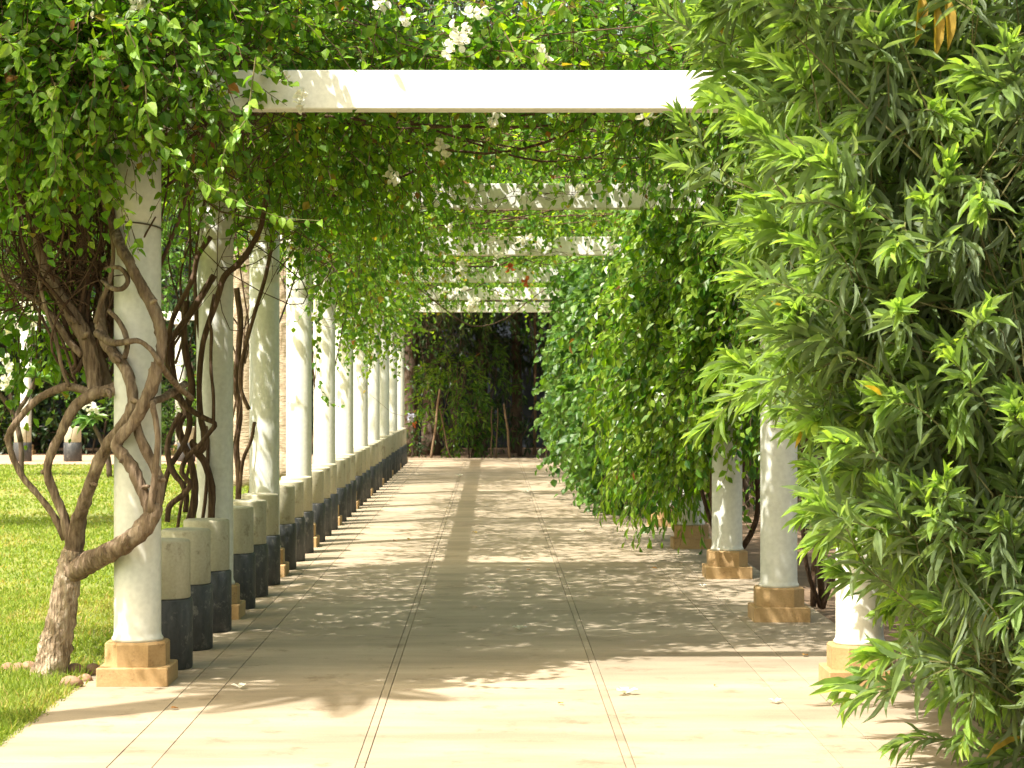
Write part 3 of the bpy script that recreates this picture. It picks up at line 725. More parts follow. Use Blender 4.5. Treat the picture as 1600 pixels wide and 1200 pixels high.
E = lambda px, py, Y, r, n, bias=(0, 0, -.4): (at(px, py, Y), r, n, .35, bias)
va, _ = left_vine(1, 1, 12.6, 19.0, 4600, .084, 9, -.7, vine_lab[0],
    [(720, 60, 12.62, .09, 34, .06, 'petal'), (600, 8, 12.6, .07, 16, .055, 'petal'), (850, 85, 12.6, .04, 12, .055, 'petal'), (770, 186, 12.9, .06, 14, .055, 'petal'),
     (690, 230, 13.4, .08, 20, .055, 'petal'), (612, 275, 14.2, .06, 16, .06, 'petal'), (1015, 185, 12.9, .04, 9, .055, 'petal'), (740, 20, 12.6, .06, 16, .055, 'petal'), (905, 300, 17.6, .06, 12, .06, 'petal'), (640, 30, 12.6, .05, 10, .055, 'petal'), (700, 75, 12.6, .06, 16, .05, 'petal')],
    [E(480, 220, 15.0, (.5, 1.2, .34), 130), E(580, 290, 17.3, (.5, 1.2, .24), 90), E(420, 120, 14.5, (.5, 1.0, .42), 110), E(600, 230, 16, (.5, 1, .22), 90)])
vb, _ = left_vine(2, 2, 19.6, 25.9, 2000, .090, 9, -.65, vine_lab[1],
    [(820, 375, 19.7, .08, 22, .06, 'petal'), (905, 308, 19.3, .05, 8, .06, 'petal'), (640, 330, 17.5, .05, 10, .06, 'petal'), (705, 352, 19.5, .06, 10, .06, 'petal')],
    [E(540, 385, 21.5, (.5, 1.3, .4), 120), E(600, 360, 23, (.5, 1.5, .3), 110)])
vc, _ = left_vine(3, 4, 26.4, 33.0, 1150, .096, 9, -.7, vine_lab[2],
    [(720, 420, 25.6, .12, 30, .075, 'petal'), (795, 420, 25.4, .07, 9, .07, 'orange'), (825, 441, 26, .08, 10, .07, 'orange'), (775, 400, 25, .1, 16, .07, 'petal')],
    [E(560, 450, 28, (.45, 1.5, .55), 100), E(590, 490, 30, (.4, 1.4, .5), 75), E(610, 440, 31, (.5, 1.5, .35), 60)])
vd, _ = left_vine(4, 8, 33.4, 47.6, 1350, .105, 9, -.7, vine_lab[3],
    [(740, 475, 36, .15, 40, .09, 'petal'), (690, 455, 36, .10, 14, .08, 'petal'), (715, 455, 35, .12, 24, .09, 'petal'), (880, 452, 40, .08, 8, .09, 'orange')],
    [E(615, 450, 36, (.35, 2, .45), 50), E(640, 440, 41, (.4, 2, .25), 20), E(790, 462, 42, (1.2, 2, .15), 25), E(720, 430, 38, (1.5, 1.5, .15), 35)])
# traced stems of the second vine
tb = MB(); q = 15.6 / FPX
def st(pix, y0, y1, r): limb(tb, pix, y0, y1, np.array(r) * 15.6 / FPX if not np.isscalar(r) else r * 15.6 / FPX, 8, .06)
st([(329, 840), (331, 800), (331, 760), (321, 724), (308, 706), (300, 690), (315, 705), (320, 680), (314, 650), (312, 600), (318, 535), (338, 473), (351, 433), (380, 405), (405, 362), (413, 330), (420, 280)], 15.7, 15.5, [5.5, 5.5, 6, 6, 5.5, 5, 5, 5.5, 5, 4.5, 4.5, 5, 5, 5, 4.5, 4, 4])
st([(262, 815), (266, 790), (290, 770), (297, 755), (285, 738), (292, 715), (310, 698), (328, 676), (336, 662), (318, 652), (298, 640), (280, 622), (262, 612)], 15.3, 15.3, [4, 4.5, 4.5, 4, 4, 4, 3.5, 3.5, 4, 4, 4.5, 5, 5])
st([(334, 660), (334, 620), (330, 570), (331, 520), (328, 500), (335, 460)], 15.3, 15.4, [3, 2.6, 2.6, 2.6, 2.4, 2.4])
st([(295, 820), (303, 790), (305, 755), (298, 720), (288, 695), (280, 665), (292, 640), (300, 600), (292, 560), (288, 520), (292, 470)], 15.6, 15.6, [7, 6.5, 6, 5.5, 6, 6, 6, 6, 5.5, 5, 5])
st([(250, 790), (262, 740), (275, 715), (290, 690), (297, 655), (285, 630), (275, 600), (268, 560), (270, 530), (295, 495), (320, 455), (335, 430)], 15.5, 15.6, [4.5, 4.5, 4.5, 4.5, 5, 5, 5, 5, 5, 5.5, 5.5, 5])
st([(290, 800), (292, 775), (285, 755), (270, 735), (262, 700), (270, 670), (283, 645)], 15.4, 15.5, [4, 4.5, 4.5, 5, 4.5, 4, 4])
st([(270, 600), (262, 560), (270, 500), (300, 440), (310, 400), (330, 370)], 15.5, 15.5, [4, 4, 4, 4, 4, 4])
tb.build('twisted_stems', M['bark_dark'], va, True)
tb = MB()
def st3(pix, y0, y1, r): limb(tb, pix, y0, y1, r * 19.2 / FPX, 7, .06)
st3([(372, 800), (374, 745), (370, 700), (375, 640), (368, 600), (372, 560), (376, 500), (370, 450)], 19.3, 19.2, 5)
st3([(390, 640), (378, 612), (376, 585), (382, 550), (399, 487), (415, 433), (425, 380), (428, 327), (430, 270)], 18.9, 18.8, 3.2)
st3([(374, 770), (380, 720), (392, 690), (398, 660)], 19.2, 19.0, 3)
tb.build('twisted_stems', M['bark_dark'], vb, True)
# the ivy strand beside the fifth column
spray(vb, [at(480, 500, 24), at(492, 560, 24), at(500, 600, 24), at(506, 622, 24), at(520, 632, 24), at(536, 638, 24)], .085, 16, .85, name='hanging_strand', lm='boug')
spray(vb, [at(484, 430, 23), at(500, 480, 23), at(496, 530, 23), at(500, 560, 23)], .10, 14, .85, name='hanging_strand', lm='boug')

# ------------------------------------------------------------------ right side: oleanders in front
OT = ([(0, 0, 0), (.12, .22, .015), (.38, .5, .03), (.68, .42, .02), (.9, .14, -.03), (1, 0, -.06)], .22)
bz = np.array([0.0, .35, .6, 1.0, 1.5, 1.85, 2.3, 2.6, 2.9, 3.3, 3.6, 4.4])
bx = np.array([2.15, 1.78, 1.48, 1.22, 1.15, 1.00, 1.00, .92, 1.02, 0.95, .62, .7])
def oleander(y0, y1, n, lab, base, extra=None):
    o = thing('oleander_shrub', lab, 'shrub', (base[0], base[1], 0), 'oleanders right of the path')
    # main stems
    nm_ = 26
    z = rng.uniform(.5, 4.3, nm_); y = rng.uniform(y0, y1, nm_); x = np.interp(z, bz, bx) * (y / 9.9) + rng.uniform(.3, 1.5, nm_)
    E_ = np.stack([x, y, z], 1); S = np.stack([base[0] + rng.normal(0, .12, nm_), base[1] + rng.normal(0, .12, nm_), np.zeros(nm_)], 1)
    C = S * .6 + E_ * .4; C[:, 2] = E_[:, 2] * .62
    t = np.linspace(0, 1, 14)[None, :, None]
    Pm = (1 - t) ** 2 * S[:, None] + 2 * t * (1 - t) * C[:, None] + t ** 2 * E_[:, None]
    Pm[:, 1:-1] += rng.normal(size=(nm_, 12, 3)) * .012
    tw = MB(); tw.twigs(Pm, rng.uniform(.011, .018, nm_), .004)
    # leafy shoots
    z = rng.uniform(.10, 4.3, n); y = rng.uniform(y0, y1, n)
    cl = np.sin(z * 5.1 + y * 3.7) + np.sin(y * 6.3 - z * 2.9 + base[1])
    x = np.interp(z, bz, bx) * (y / 9.9) + .54 + np.where(rng.random(n) < .62, rng.exponential(.38, n), rng.uniform(.2, 1.7, n)) + .12 * cl
    st = np.stack([x, y, z], 1)
    D = nrm(rng.normal(size=(n, 3)) * .55 + np.array([-.62, -.35, .34]))
    if extra is not None:
        D2 = nrm(rng.normal(size=(len(extra), 3)) * .18 + np.array([-.8, -.25, .42])); st = np.vstack([st, extra - D2 * .40]); D = np.vstack([D, D2])
    ni = int(n * .45)                                   # inner upright strands with hanging older leaves
    zi = rng.uniform(.15, 4.2, ni); yi = rng.uniform(y0, y1, ni)
    xi = np.interp(zi, bz, bx) * (yi / 9.9) + .50 + rng.uniform(0, 1.5, ni)
    st = np.vstack([np.stack([xi, yi, zi], 1), st]); D = np.vstack([nrm(rng.normal(size=(ni, 3)) * .28 + np.array([-.25, -.1, .9])), D])
    n = len(st); L = rng.uniform(.28, .55, n); inner = np.arange(n) < ni
    if extra is not None: L[-len(extra):] = .42
    tip = st + D * L[:, None]
    ty = np.maximum(tip[:, 1], 6); tpx = 768 + tip[:, 0] / ty * FPX; tpy = 600 + (CAM_Z - tip[:, 2]) / ty * FPX
    kp = ~((tpx > 1285) & (tpx < 1400) & (tpy > 830) & (tpy < 1090) & (rng.random(n) < .72)) & ~((tpx < 1275) & (tpy > 640) & (rng.random(n) < .85))
    kp &= ~((st[:, 2] > 3.3) & (rng.random(n) < .42))
    st, D, L, inner = st[kp], D[kp], L[kp], inner[kp]; n = len(st)
    Q = shoot_pts(st, D, L, rng.uniform(-.25, .35, n), 6, .025)
    flat = Pm[:, 4:].reshape(-1, 3)
    lower = flat + np.array([-.12, 0, .25])
    near = flat[np.argsort(((st[:, None] - lower[None]) ** 2).sum(-1), 1)[np.arange(n), rng.integers(0, 14, n)]]
    mid = near * .5 + st * .5 + np.array([.03, .02, -.05])
    tw.twigs(np.stack([near, mid, st - D * .02], 1), np.full(n, .0042), .0032)
    tw.twigs(Q, np.full(n, .0035), .0018)
    tw.build('stems', M['oleander_stem'], o)
    K = 6; nodes = 12
    f = np.linspace(0.0, .995, nodes) ** .8 * (K - 1.001); i = f.astype(int); w = (f - i)[None, :, None]
    pos = Q[:, i] * (1 - w) + Q[:, i + 1] * w; T = nrm(Q[:, i + 1] - Q[:, i])
    age = (1 - np.linspace(0, 1, nodes))[None, :]
    A = nrm(np.cross(T, np.array([0.1, .2, 1.0]) + rng.normal(size=T.shape) * .05)); Bv = np.cross(T, A)
    ps, ax, tn, ln = [], [], [], []
    ph0 = rng.uniform(0, 6.28, (n, nodes, 1))
    big = rng.uniform(.8, 1.2, (n, 1))
    for k in range(3):
        ph = ph0 + k * 2.094 + rng.normal(size=ph0.shape) * .25
        rd = A * np.cos(ph) + Bv * np.sin(ph)
        an = .34 + .75 * age[..., None] + rng.normal(size=ph0.shape) * .2
        a = T * np.cos(an) + rd * np.sin(an)
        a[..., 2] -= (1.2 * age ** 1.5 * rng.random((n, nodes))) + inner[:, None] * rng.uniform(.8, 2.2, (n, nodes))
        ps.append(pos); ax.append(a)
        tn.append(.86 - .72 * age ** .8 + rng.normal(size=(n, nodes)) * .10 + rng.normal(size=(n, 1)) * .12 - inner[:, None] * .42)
        ln.append(.172 * big * rng.uniform(.75, 1.15, (n, nodes)) * np.where(age < .1, .7, 1.0))
    ps, ax = np.concatenate(ps).reshape(-1, 3), np.concatenate(ax).reshape(-1, 3)
    tn, ln = np.concatenate(tn).ravel(), np.concatenate(ln).ravel()
    kp = rng.random(len(ps)) < np.clip(.62 + tn * .55, 0, 1)
    ps, ax, tn, ln = ps[kp], nrm(ax[kp]), np.clip(tn[kp], 0, .97), ln[kp]
    tn = np.where(rng.random(len(tn)) < .0015, 1, tn)
    nm = rng.normal(size=ps.shape) * .5 + np.array([-.25, -.3, .8])
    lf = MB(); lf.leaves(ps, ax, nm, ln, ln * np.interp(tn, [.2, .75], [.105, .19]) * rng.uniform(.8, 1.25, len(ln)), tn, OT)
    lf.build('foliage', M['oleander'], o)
    return o
top = np.stack([rng.uniform(.8, 1.7, 18), rng.uniform(9.0, 10.8, 18), rng.uniform(3.35, 3.75, 18)], 1)
tipA = np.array([at(1150, 545, 9.4), at(1240, 520, 9.3), at(1235, 850, 9.6), at(1500, 190, 8.8), at(1480, 380, 8.8), at(1240, 200, 9.6), at(1060, 180, 10.2), at(1060, 260, 10.4), at(1200, 330, 9.6),
                 at(1400, 1120, 9.6), at(1480, 960, 8.8), at(1540, 1150, 9.3), at(1310, 1000, 10), at(1590, 640, 8.6), at(1120, 340, 10), at(1010, 25, 9.8), at(1080, 60, 10), at(1130, 110, 10)])
oleander(8.6, 10.0, 640, 'nearest oleander on the right, its pale green leaf tufts reaching over the path', (2.75, 9.4), np.vstack([tipA, top]))
yl = [o for o in bpy.data.objects if o.name.startswith('oleander_shrub')][0]
for a, b, dx in ((1440, -20, -.1), (1478, -14, .05), (1462, 0, 0)):
    mb = MB(); mb.leaves(at(a, b, 8.7)[None], np.array([[dx, -.1, -1.0]]), np.array([[.3, -1, 0.]]), .24, .05, 1.0, OT); mb.build('yellow_leaf', M['oleander'], yl)
oleander(9.9, 11.2, 560, 'middle oleander of the right row, leaning out before the front right column', (2.8, 10.6))
oleander(11.1, 12.0, 360, 'farther oleander standing at the front right column, mostly behind its neighbours', (2.9, 11.7))

# ------------------------------------------------------------------ right side: climbers on the columns
def right_vine(lab, name, loc, blobs, mat, L, droop, m, size, ratio, upb=.6, ldroop=.4, tone=(.5, .25), trunk=True, zmin=.12, wide=(.36, .7, .72), fold=.22, outb=(-.5, -.5, 0)):
    v = thing(name, lab, 'climber', loc, 'climbers on the right columns')
    s = MB()
    for b in blobs:
        c = np.array(b[0]) + np.array([.1, .05, 0])
        stems(s, 1, (np.array([loc[0], loc[1], 0.0]), (.05, .05, .01)), (c, (.01, .01, .01)), (.018, .03), .10, 8)
        stems(s, 7, (c, (.02, .02, .02)), (b[0], np.array(b[1]) * .9), (.004, .009), .2, 6)
    s.build('stems', M['bark_dark'], v, True)
    def keep(q):
        a, b = pix(q); k = q[:, 2] > zmin
        near = (q[:, 1] > 18.9) & (q[:, 1] < 26.6) & (b > 300)
        k &= ~(near & (a < np.interp(b, [300, 450, 560, 650, 720, 780, 830], [1010, 985, 975, 985, 1005, 1035, 1080]) + rng.normal(size=len(q)) * 14))
        k &= ~(near & (b > np.interp(a, [980, 1060, 1120, 1180], [700, 722, 725, 765])))
        far = (q[:, 1] > 26.6) & (b > 430)
        k &= ~(far & (a < np.interp(b, [430, 480, 560, 640, 700, 760, 790], [905, 893, 893, 880, 905, 950, 990]) + rng.normal(size=len(q)) * 12))
        return k
    foliage([ell(*b) for b in blobs], v, mat, M['bark_dark'], L, droop, m, size, ratio, upb=upb, ldroop=ldroop, tone=tone, keep=keep, wide=wide, fold=fold, outb=outb)
    return v
def B(x, y, z, rx, ry, rz, n, bias=(-.3, -.2, -.3)): return ((x, y, z), (rx, ry, rz), n, .5, bias, .6, (-1, -.8, .1))
right_vine('bright glossy climber draped thickly over the third and fourth right columns', 'climbing_fig', (2.25, 20.6, 0),
    [B(2.1, 19.7, 2.75, .7, .8, .6, 190), B(1.95, 20.5, 1.85, .6, .7, .6, 190), B(1.7, 21.6, 2.45, .65, .7, .6, 190), B(1.85, 20.9, 3.0, .45, .6, .4, 110), B(2.0, 19.9, 2.25, .75, .45, .3, 90), B(1.85, 22.2, 1.5, .5, .6, .4, 110), B(2.3, 19.4, 1.8, .5, .5, .5, 150), B(2.3, 18.6, 2.6, .45, .6, .8, 170),
     B(1.75, 23.4, 2.3, .6, 1.0, 1.0, 220), B(2.0, 20.8, 1.1, .45, .8, .4, 120), B(2.0, 21.3, .75, .25, .4, .25, 40), B(2.2, 19.5, 3.5, .7, 1.3, .45, 180), B(2.1, 18.75, 1.9, .4, .35, .75, 130), B(1.8, 23, 3.45, .5, 1.2, .35, 120)],
    M['climber'], (.25, .55), .6, 9, .125, .58, ldroop=.6, tone=(.6, .34), zmin=.62)
right_vine('drooping long-leaved climber hanging to the plinths of the fourth and fifth right columns', 'climbing_fig', (2.2, 24.8, 0),
    [B(1.85, 23.0, 1.15, .45, .9, .5, 230, (-.2, -.1, -.9)), B(1.75, 24.4, 1.6, .5, 1.0, .75, 260, (-.2, -.1, -.9)), B(1.7, 25.6, 2.6, .5, 1.0, .8, 220, (-.2, -.1, -.8)), B(1.95, 21.9, .85, .35, .6, .3, 120, (-.2, -.1, -.9))],
    M['climber'], (.3, .6), 1.0, 10, .17, .25, ldroop=1.3, zmin=.66, tone=(.55, .3), wide=(.4, .72, .8))
right_vine('broad-leaved climber with big pale leaves on the sixth and seventh right columns', 'creeper', (2.2, 31.0, 0),
    [B(1.9, 28.5, 1.3, .65, 1.2, 1.0, 230), B(1.8, 30.5, 1.9, .8, 1.3, 1.1, 280), B(1.6, 32.5, 1.6, .85, 1.4, 1.1, 280), B(1.9, 29.5, 2.9, .7, 1.3, .6, 200), B(1.7, 33, 3.0, .9, 1.6, .6, 200), B(1.9, 29.5, .5, .55, 1.2, .4, 150)],
    M['broad'], (.25, .6), .5, 8, .155, .8, ldroop=.55, tone=(.58, .32))
right_vine('dull green climber over the last right columns near the dark grove', 'creeper', (2.2, 40.0, 0),
    [B(1.9, 36.5, 1.6, .85, 1.6, 1.3, 260), B(1.9, 39.5, 1.7, .8, 1.8, 1.4, 260), B(2.0, 43.5, 1.7, .75, 2.4, 1.4, 280), B(1.8, 38, 3.1, .9, 2.5, .5, 200), B(2.1, 35.4, .5, .5, 1.2, .4, 110)],
    M['broad'], (.3, .7), .5, 8, .13, .75, ldroop=.6, tone=(.4, .25))
right_vine('dark leafy climber behind the second right column, with bare twigs', 'climbing_fig', (2.5, 16.6, 0),
    [B(2.55, 16.6, 2.9, .6, .8, .8, 200), B(2.6, 17.3, 1.7, .4, .6, .6, 120), B(2.3, 15.5, 3.5, .9, 1.4, .5, 250), B(1.5, 14.5, 3.7, .7, 1.2, .3, 120)],
    M['climber'], (.2, .5), .6, 10, .075, .55, ldroop=.6, tone=(.35, .22))

# hedge closing the right side behind the columns
def hedge(lab, x0, x1, y0, y1, z1, n, size, mat, grp='hedges', tone=(.4, .25), name='hedge'):
    h = thing(name, lab, 'hedge', ((x0 + x1) / 2, (y0 + y1) / 2, 0), grp)
    s = MB()
    for k in range(int(max(4, max(y1 - y0, x1 - x0) / .8))):
        x, y = rng.uniform(x0 + .2, x1 - .2), rng.uniform(y0 + .1, y1 - .1)
        stems(s, 1, ((x, y, -.05), (.05, .05, 0)), ((x, y, z1 * .85), (.3, .3, .2)), (.02, .04), .1, 6)
    nn = int(max(3, max(y1 - y0, x1 - x0)))
    k = np.linspace(.02, .98, nn)
    s.tube(np.stack([x0 + (x1 - x0) * (k if x1 - x0 > y1 - y0 else .5 + .3 * np.sin(k * 40)), y0 + (y1 - y0) * (k if y1 - y0 >= x1 - x0 else .5 + .3 * np.sin(k * 40)), .5 + .1 * np.sin(k * 31)], 1), .02, 6, sub=2)
    s.build('stems', M['grey_bark'], h, True)
    P = np.stack([rng.uniform(x0, x1, n), rng.uniform(y0, y1, n), rng.uniform(0, 1, n) ** .8 * z1], 1)
    P[:, 2] *= 1 + .08 * np.sin(P[:, 0] * 1.7 + P[:, 1] * 1.1) + .05 * np.sin(P[:, 1] * 3.1)
    D = nrm(rng.normal(size=(n, 3)) + np.array([0, 0, .4]))
    foliage([(P, D)], h, mat, M['grey_bark'], (.25, .6), .2, 9, size, .5, tone=tone, r0=.006)
    return h
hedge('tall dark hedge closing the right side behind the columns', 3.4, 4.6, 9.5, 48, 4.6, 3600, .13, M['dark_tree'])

# ------------------------------------------------------------------ far grove
wl_ = MB(); wl_.box(-34, 18, 60.0, 60.3, -.06, 7.0, .02)
tag(wl_.build('garden_wall', M['slate_wall']), 'blue grey rendered wall behind the dark grove at the end of the path', 'wall')
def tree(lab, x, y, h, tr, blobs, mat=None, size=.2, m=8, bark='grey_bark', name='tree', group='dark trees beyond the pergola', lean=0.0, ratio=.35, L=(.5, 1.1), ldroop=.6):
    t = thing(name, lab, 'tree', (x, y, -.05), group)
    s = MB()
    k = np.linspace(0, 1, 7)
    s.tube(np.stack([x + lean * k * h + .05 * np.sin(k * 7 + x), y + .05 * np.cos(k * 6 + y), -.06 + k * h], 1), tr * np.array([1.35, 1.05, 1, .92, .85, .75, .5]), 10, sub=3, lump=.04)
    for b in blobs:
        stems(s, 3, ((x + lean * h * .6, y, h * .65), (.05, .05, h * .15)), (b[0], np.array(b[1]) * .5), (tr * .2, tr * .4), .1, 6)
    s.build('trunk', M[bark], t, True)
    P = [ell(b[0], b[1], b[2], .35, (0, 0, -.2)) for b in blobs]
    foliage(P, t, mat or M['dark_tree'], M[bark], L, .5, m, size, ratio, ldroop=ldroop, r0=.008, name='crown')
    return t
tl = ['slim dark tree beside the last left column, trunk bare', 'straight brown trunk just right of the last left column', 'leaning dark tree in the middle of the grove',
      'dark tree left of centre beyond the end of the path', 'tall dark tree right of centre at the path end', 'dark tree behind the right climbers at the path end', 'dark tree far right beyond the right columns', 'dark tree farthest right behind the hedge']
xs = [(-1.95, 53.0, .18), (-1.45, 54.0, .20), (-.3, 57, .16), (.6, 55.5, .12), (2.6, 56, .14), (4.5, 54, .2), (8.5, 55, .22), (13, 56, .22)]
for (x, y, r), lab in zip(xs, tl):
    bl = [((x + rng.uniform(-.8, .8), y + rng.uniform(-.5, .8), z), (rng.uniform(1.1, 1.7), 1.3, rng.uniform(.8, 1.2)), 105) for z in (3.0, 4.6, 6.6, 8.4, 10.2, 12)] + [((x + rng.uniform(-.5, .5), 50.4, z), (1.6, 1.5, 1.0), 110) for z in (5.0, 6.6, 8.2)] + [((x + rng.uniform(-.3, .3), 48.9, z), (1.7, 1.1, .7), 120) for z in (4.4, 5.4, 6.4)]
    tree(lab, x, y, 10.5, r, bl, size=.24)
shr = [('leafy green shrub at the foot of the brown trunks by the last left column', -1.0, 50.6, 2.4, .75, 110, 'climber', 'shrub'),
       ('low leafy shrub in the middle of the grove edge', -.45, 51.4, 1.3, .55, 60, 'broad', 'shrub'),
       ('dim green shrub between two stakes at the path end', .7, 53, 1.7, .6, 34, 'dark_tree', 'shrub'),
       ('dark low shrub right of the stakes at the path end', 2.2, 54, 1.5, .6, 34, 'dark_tree', 'shrub'),
       ('upper hanging leaf mass of a shrub behind the last beam', -.2, 52.3, 4.2, 1.1, 80, 'broad', 'shrub')]
for lab, x, y, h, r, n, mt, nm_ in shr:
    t = thing('shrub', lab, 'shrub', (x, y, -.05), 'shrubs in the dark grove')
    s = MB(); stems(s, 7, ((x, y, -.06), (.08, .08, 0)), ((x, y, h * .75), (r * .6, r * .5, h * .2)), (.012, .025), .12, 6)
    s.build('stems', M['grey_bark'], t, True)
    foliage([ell((x, y, h * .62), (r, r * .8, h * .42), n, .4, (0, -.2, -.1))], t, M[mt], M['grey_bark'], (.3, .7), .6, 9, .20, .32, tone=(.45, .28), r0=.006)
stk = [(672, 720, 49.3, .036, 1.65, .07, 'pale leaning stake left of centre at the end of the path'), (706, 716, 50.0, .022, 1.2, -.12, 'short crooked stake leaning against the pale one'),
       (768, 715, 50.5, .02, 1.25, 0.0, 'thin left stake of the close pair at the path end'), (775, 715, 50.6, .02, 1.2, .02, 'thin right stake of the close pair at the path end'),
       (797, 717, 50.0, .035, 1.3, -.05, 'thicker wooden stake near the centre of the path end'), (836, 706, 54, .05, 3.6, .0, 'tall slim brown pole right of centre in the grove'),
       (853, 716, 49.8, .014, .9, 0.0, 'thin dark stake with a pale tuft at the path end'), (867, 717, 49.6, .024, 1.4, 0.0, 'rusty stake beside the right climber at the path end')]
for px, py, Y, r, h, lean, lab in stk:
    b = at(px, py, Y); s = MB()
    k = np.linspace(0, 1, 5)
    s.tube(np.stack([b[0] + lean * h * k * 2 + rng.normal(size=5) * .01, b[1] + 0 * k, -.06 + h * k], 1), r * .78 * np.array([1.1, 1, .95, .9, .8]), 8, sub=2, lump=.05)
    tag(s.build('stake', M['stake'], None, True), lab, 'stake', 'stakes at the end of the path')
# plant with pale blue and orange flowers beside the last left column
t = thing('flowering_plant', 'small plant with pale blue and orange flowers beside the last left column', 'plant', (at(645, 715, 50.2)[0], 50.2, 0))
s = MB(); stems(s, 6, (at(645, 715, 50.2), (.08, .06, .02)), (at(643, 660, 50.2), (.12, .08, .15)), (.006, .012), .1, 6)
s.build('stems', M['grey_bark'], t, True)
foliage([ell(at(643, 695, 50.2), (.2, .2, .3), 24)], t, M['dark_tree'], M['grey_bark'], (.15, .35), .5, 8, .12, .35)
flower(t, at(643, 650, 50.1), .10, 18, 'blue_petal', .09); flower(t, at(641, 656, 50.1), .12, 12, 'blue_petal', .06); flower(t, at(648, 664, 50.1), .07, 9, 'orange', .07)

# ------------------------------------------------------------------ left garden: second colonnade, palms, frangipanis, trees
fc = ['white column far across the lawn at the left edge', 'white column far across the lawn, seen between the two nearest columns']
for px, lab in zip((42, 283), fc):
    o = dup(c0, (float(at(px, 706, 53)[0]), 53.0, -.01), lab); o['group'] = 'far columns across the lawn'
    for ch in [k for k in o.children if k.name.startswith('wire')]: bpy.data.objects.remove(ch)
m = MB(); m.box(-40, -2.6, 52.9, 53.1, 3.25, 3.46, .006)
tag(m.build('long_beam', M['beam']), 'white beam on the far columns across the lawn, hidden in leaves', 'beam')
fbl = ['far bollard across the lawn at the left edge', 'far bollard across the lawn under the frangipani flower', 'far bollard across the lawn seen behind the twisted stems of the second vine']
for px, lab in zip((37, 115, 292), fbl):
    o = dup(b0, (float(at(px, 720, 48.2)[0]), 48.2, -.01), lab); o['group'] = 'far bollards across the lawn'
    o.scale = (1.17, 1.17, 1.0)

def palm(x, Y, r, lab, H=7.0, FL=2.6, nf=22):
    t = thing('palm_tree', lab, 'palm', (x, Y, -.02), 'palms on the lawn')
    s = MB(); zz = np.linspace(0, H, 36)
    rr = r * (1 + .55 * np.exp(-zz / .45)) * (1 + .03 * (np.arange(36) % 2))
    s.tube(np.stack([x + .0 * zz, Y + 0 * zz, zz - .03], 1), rr, 16, sub=1, lump=.012)
    s.build('trunk', M['palm_bark'], t, True)
    f = MB(); ax_ = MB()
    for k in range(nf):
        a = k * 2.4; e = .9 - 1.3 * k / nf
        d = np.array([math.cos(a) * math.cos(e), math.sin(a) * math.cos(e), math.sin(e)])
        u = np.linspace(0, 1, 14)[:, None]
        P = np.array([x, Y, H]) + d * u * FL + np.array([0, 0, -.54 * FL]) * u ** 2
        ax_.tube(P, np.linspace(.03, .006, 14), 5, sub=1)
        T = nrm(np.gradient(P, axis=0)); sd = nrm(np.cross(T, (0, 0, 1.0)))
        for s_ in (-1, 1):
            Lf = .21 * FL * np.sin(np.linspace(.35, 2.9, 14))
            f.leaf2(P, T * .5 + sd * s_ * .9 + np.array([0, 0, -.25]), np.cross(T, sd) * -1, Lf, .05, rng.random(14), fold=.1)
            P2 = (P[:-1] + P[1:]) / 2
            f.leaf2(P2, T[:-1] * .5 + sd[:-1] * s_ * .9 + np.array([0, 0, -.25]), np.cross(T, sd)[:-1] * -1, Lf[:-1], .05, rng.random(13), fold=.1)
    cr = f.build('crown', M['broad'], t); ax_.build('frond_stalks', M['oleander_stem'], cr, True)
palm(-4.1, 36.5, .22, 'palm with a ringed pale trunk seen between the second and third left columns')
palm(-3.75, 40.0, .2, 'palm with a flared trunk seen between the third and fourth left columns')

palm(-4.9, 9.0, .17, 'slender palm at the left outside the photo, its trunk shading the front paving', 8.0, .95, 14)

def frangipani(lab, base, branches):
    t = thing('frangipani', lab, 'tree', (base[0], base[1], -.02), 'frangipanis on the lawn')
    s = MB(); f = MB()
    for path, heads in branches:
        s.tube(path, np.linspace(.055, .035, len(path)), 8, sub=3, lump=.05)
        c = np.array(path[-1]); T = nrm(c - np.array(path[-2])); n = heads
        a = rng.uniform(0, 6.28, n)
        A = nrm(np.cross(T, (0.3, 1, .2))); Bv = np.cross(T, A)
        ax = T * rng.uniform(-.35, .75, n)[:, None] + A * np.cos(a)[:, None] + Bv * np.sin(a)[:, None]; ax[:, 2] -= .15
        L = rng.uniform(.24, .42, n)
        f.leaves(c + nrm(ax) * .03, ax, rng.normal(size=(n, 3)) * .3 + np.array([0, -.2, 1]), L, L * .3, rng.random(n), OT)
    s.build('trunk', M['grey_bark'], t, True); f.build('foliage', M['plumeria'], t)
    return t
b = at(172, 742, 40.0); b[2] = -.02
f1 = frangipani('small frangipani with one leaf rosette and white flowers in front of the far bollard', b, [([b, at(170, 715, 40), at(160, 690, 40), at(143, 655, 40)], 30)])
for a, c in ((136, 635), (146, 634), (141, 641), (150, 640)): flower(f1, at(a, c, 39.7), .03, 7, 'petal', .11)
b = at(35, 738, 41.0); b[2] = -.02
f2 = frangipani('frangipani at the left edge with big clusters of white flowers', b,
    [([b, at(34, 690, 41), at(20, 640, 41), at(17, 600, 41)], 26), ([at(34, 690, 41), at(28, 650, 41), at(45, 620, 41), at(58, 590, 41)], 30), ([at(20, 640, 41), at(5, 620, 41), at(-12, 590, 41)], 26)])
for a, c in ((8, 562), (16, 572), (12, 590), (20, 596), (10, 603), (40, 572)): flower(f2, at(a, c, 40.6), .07, 14, 'petal', .14)

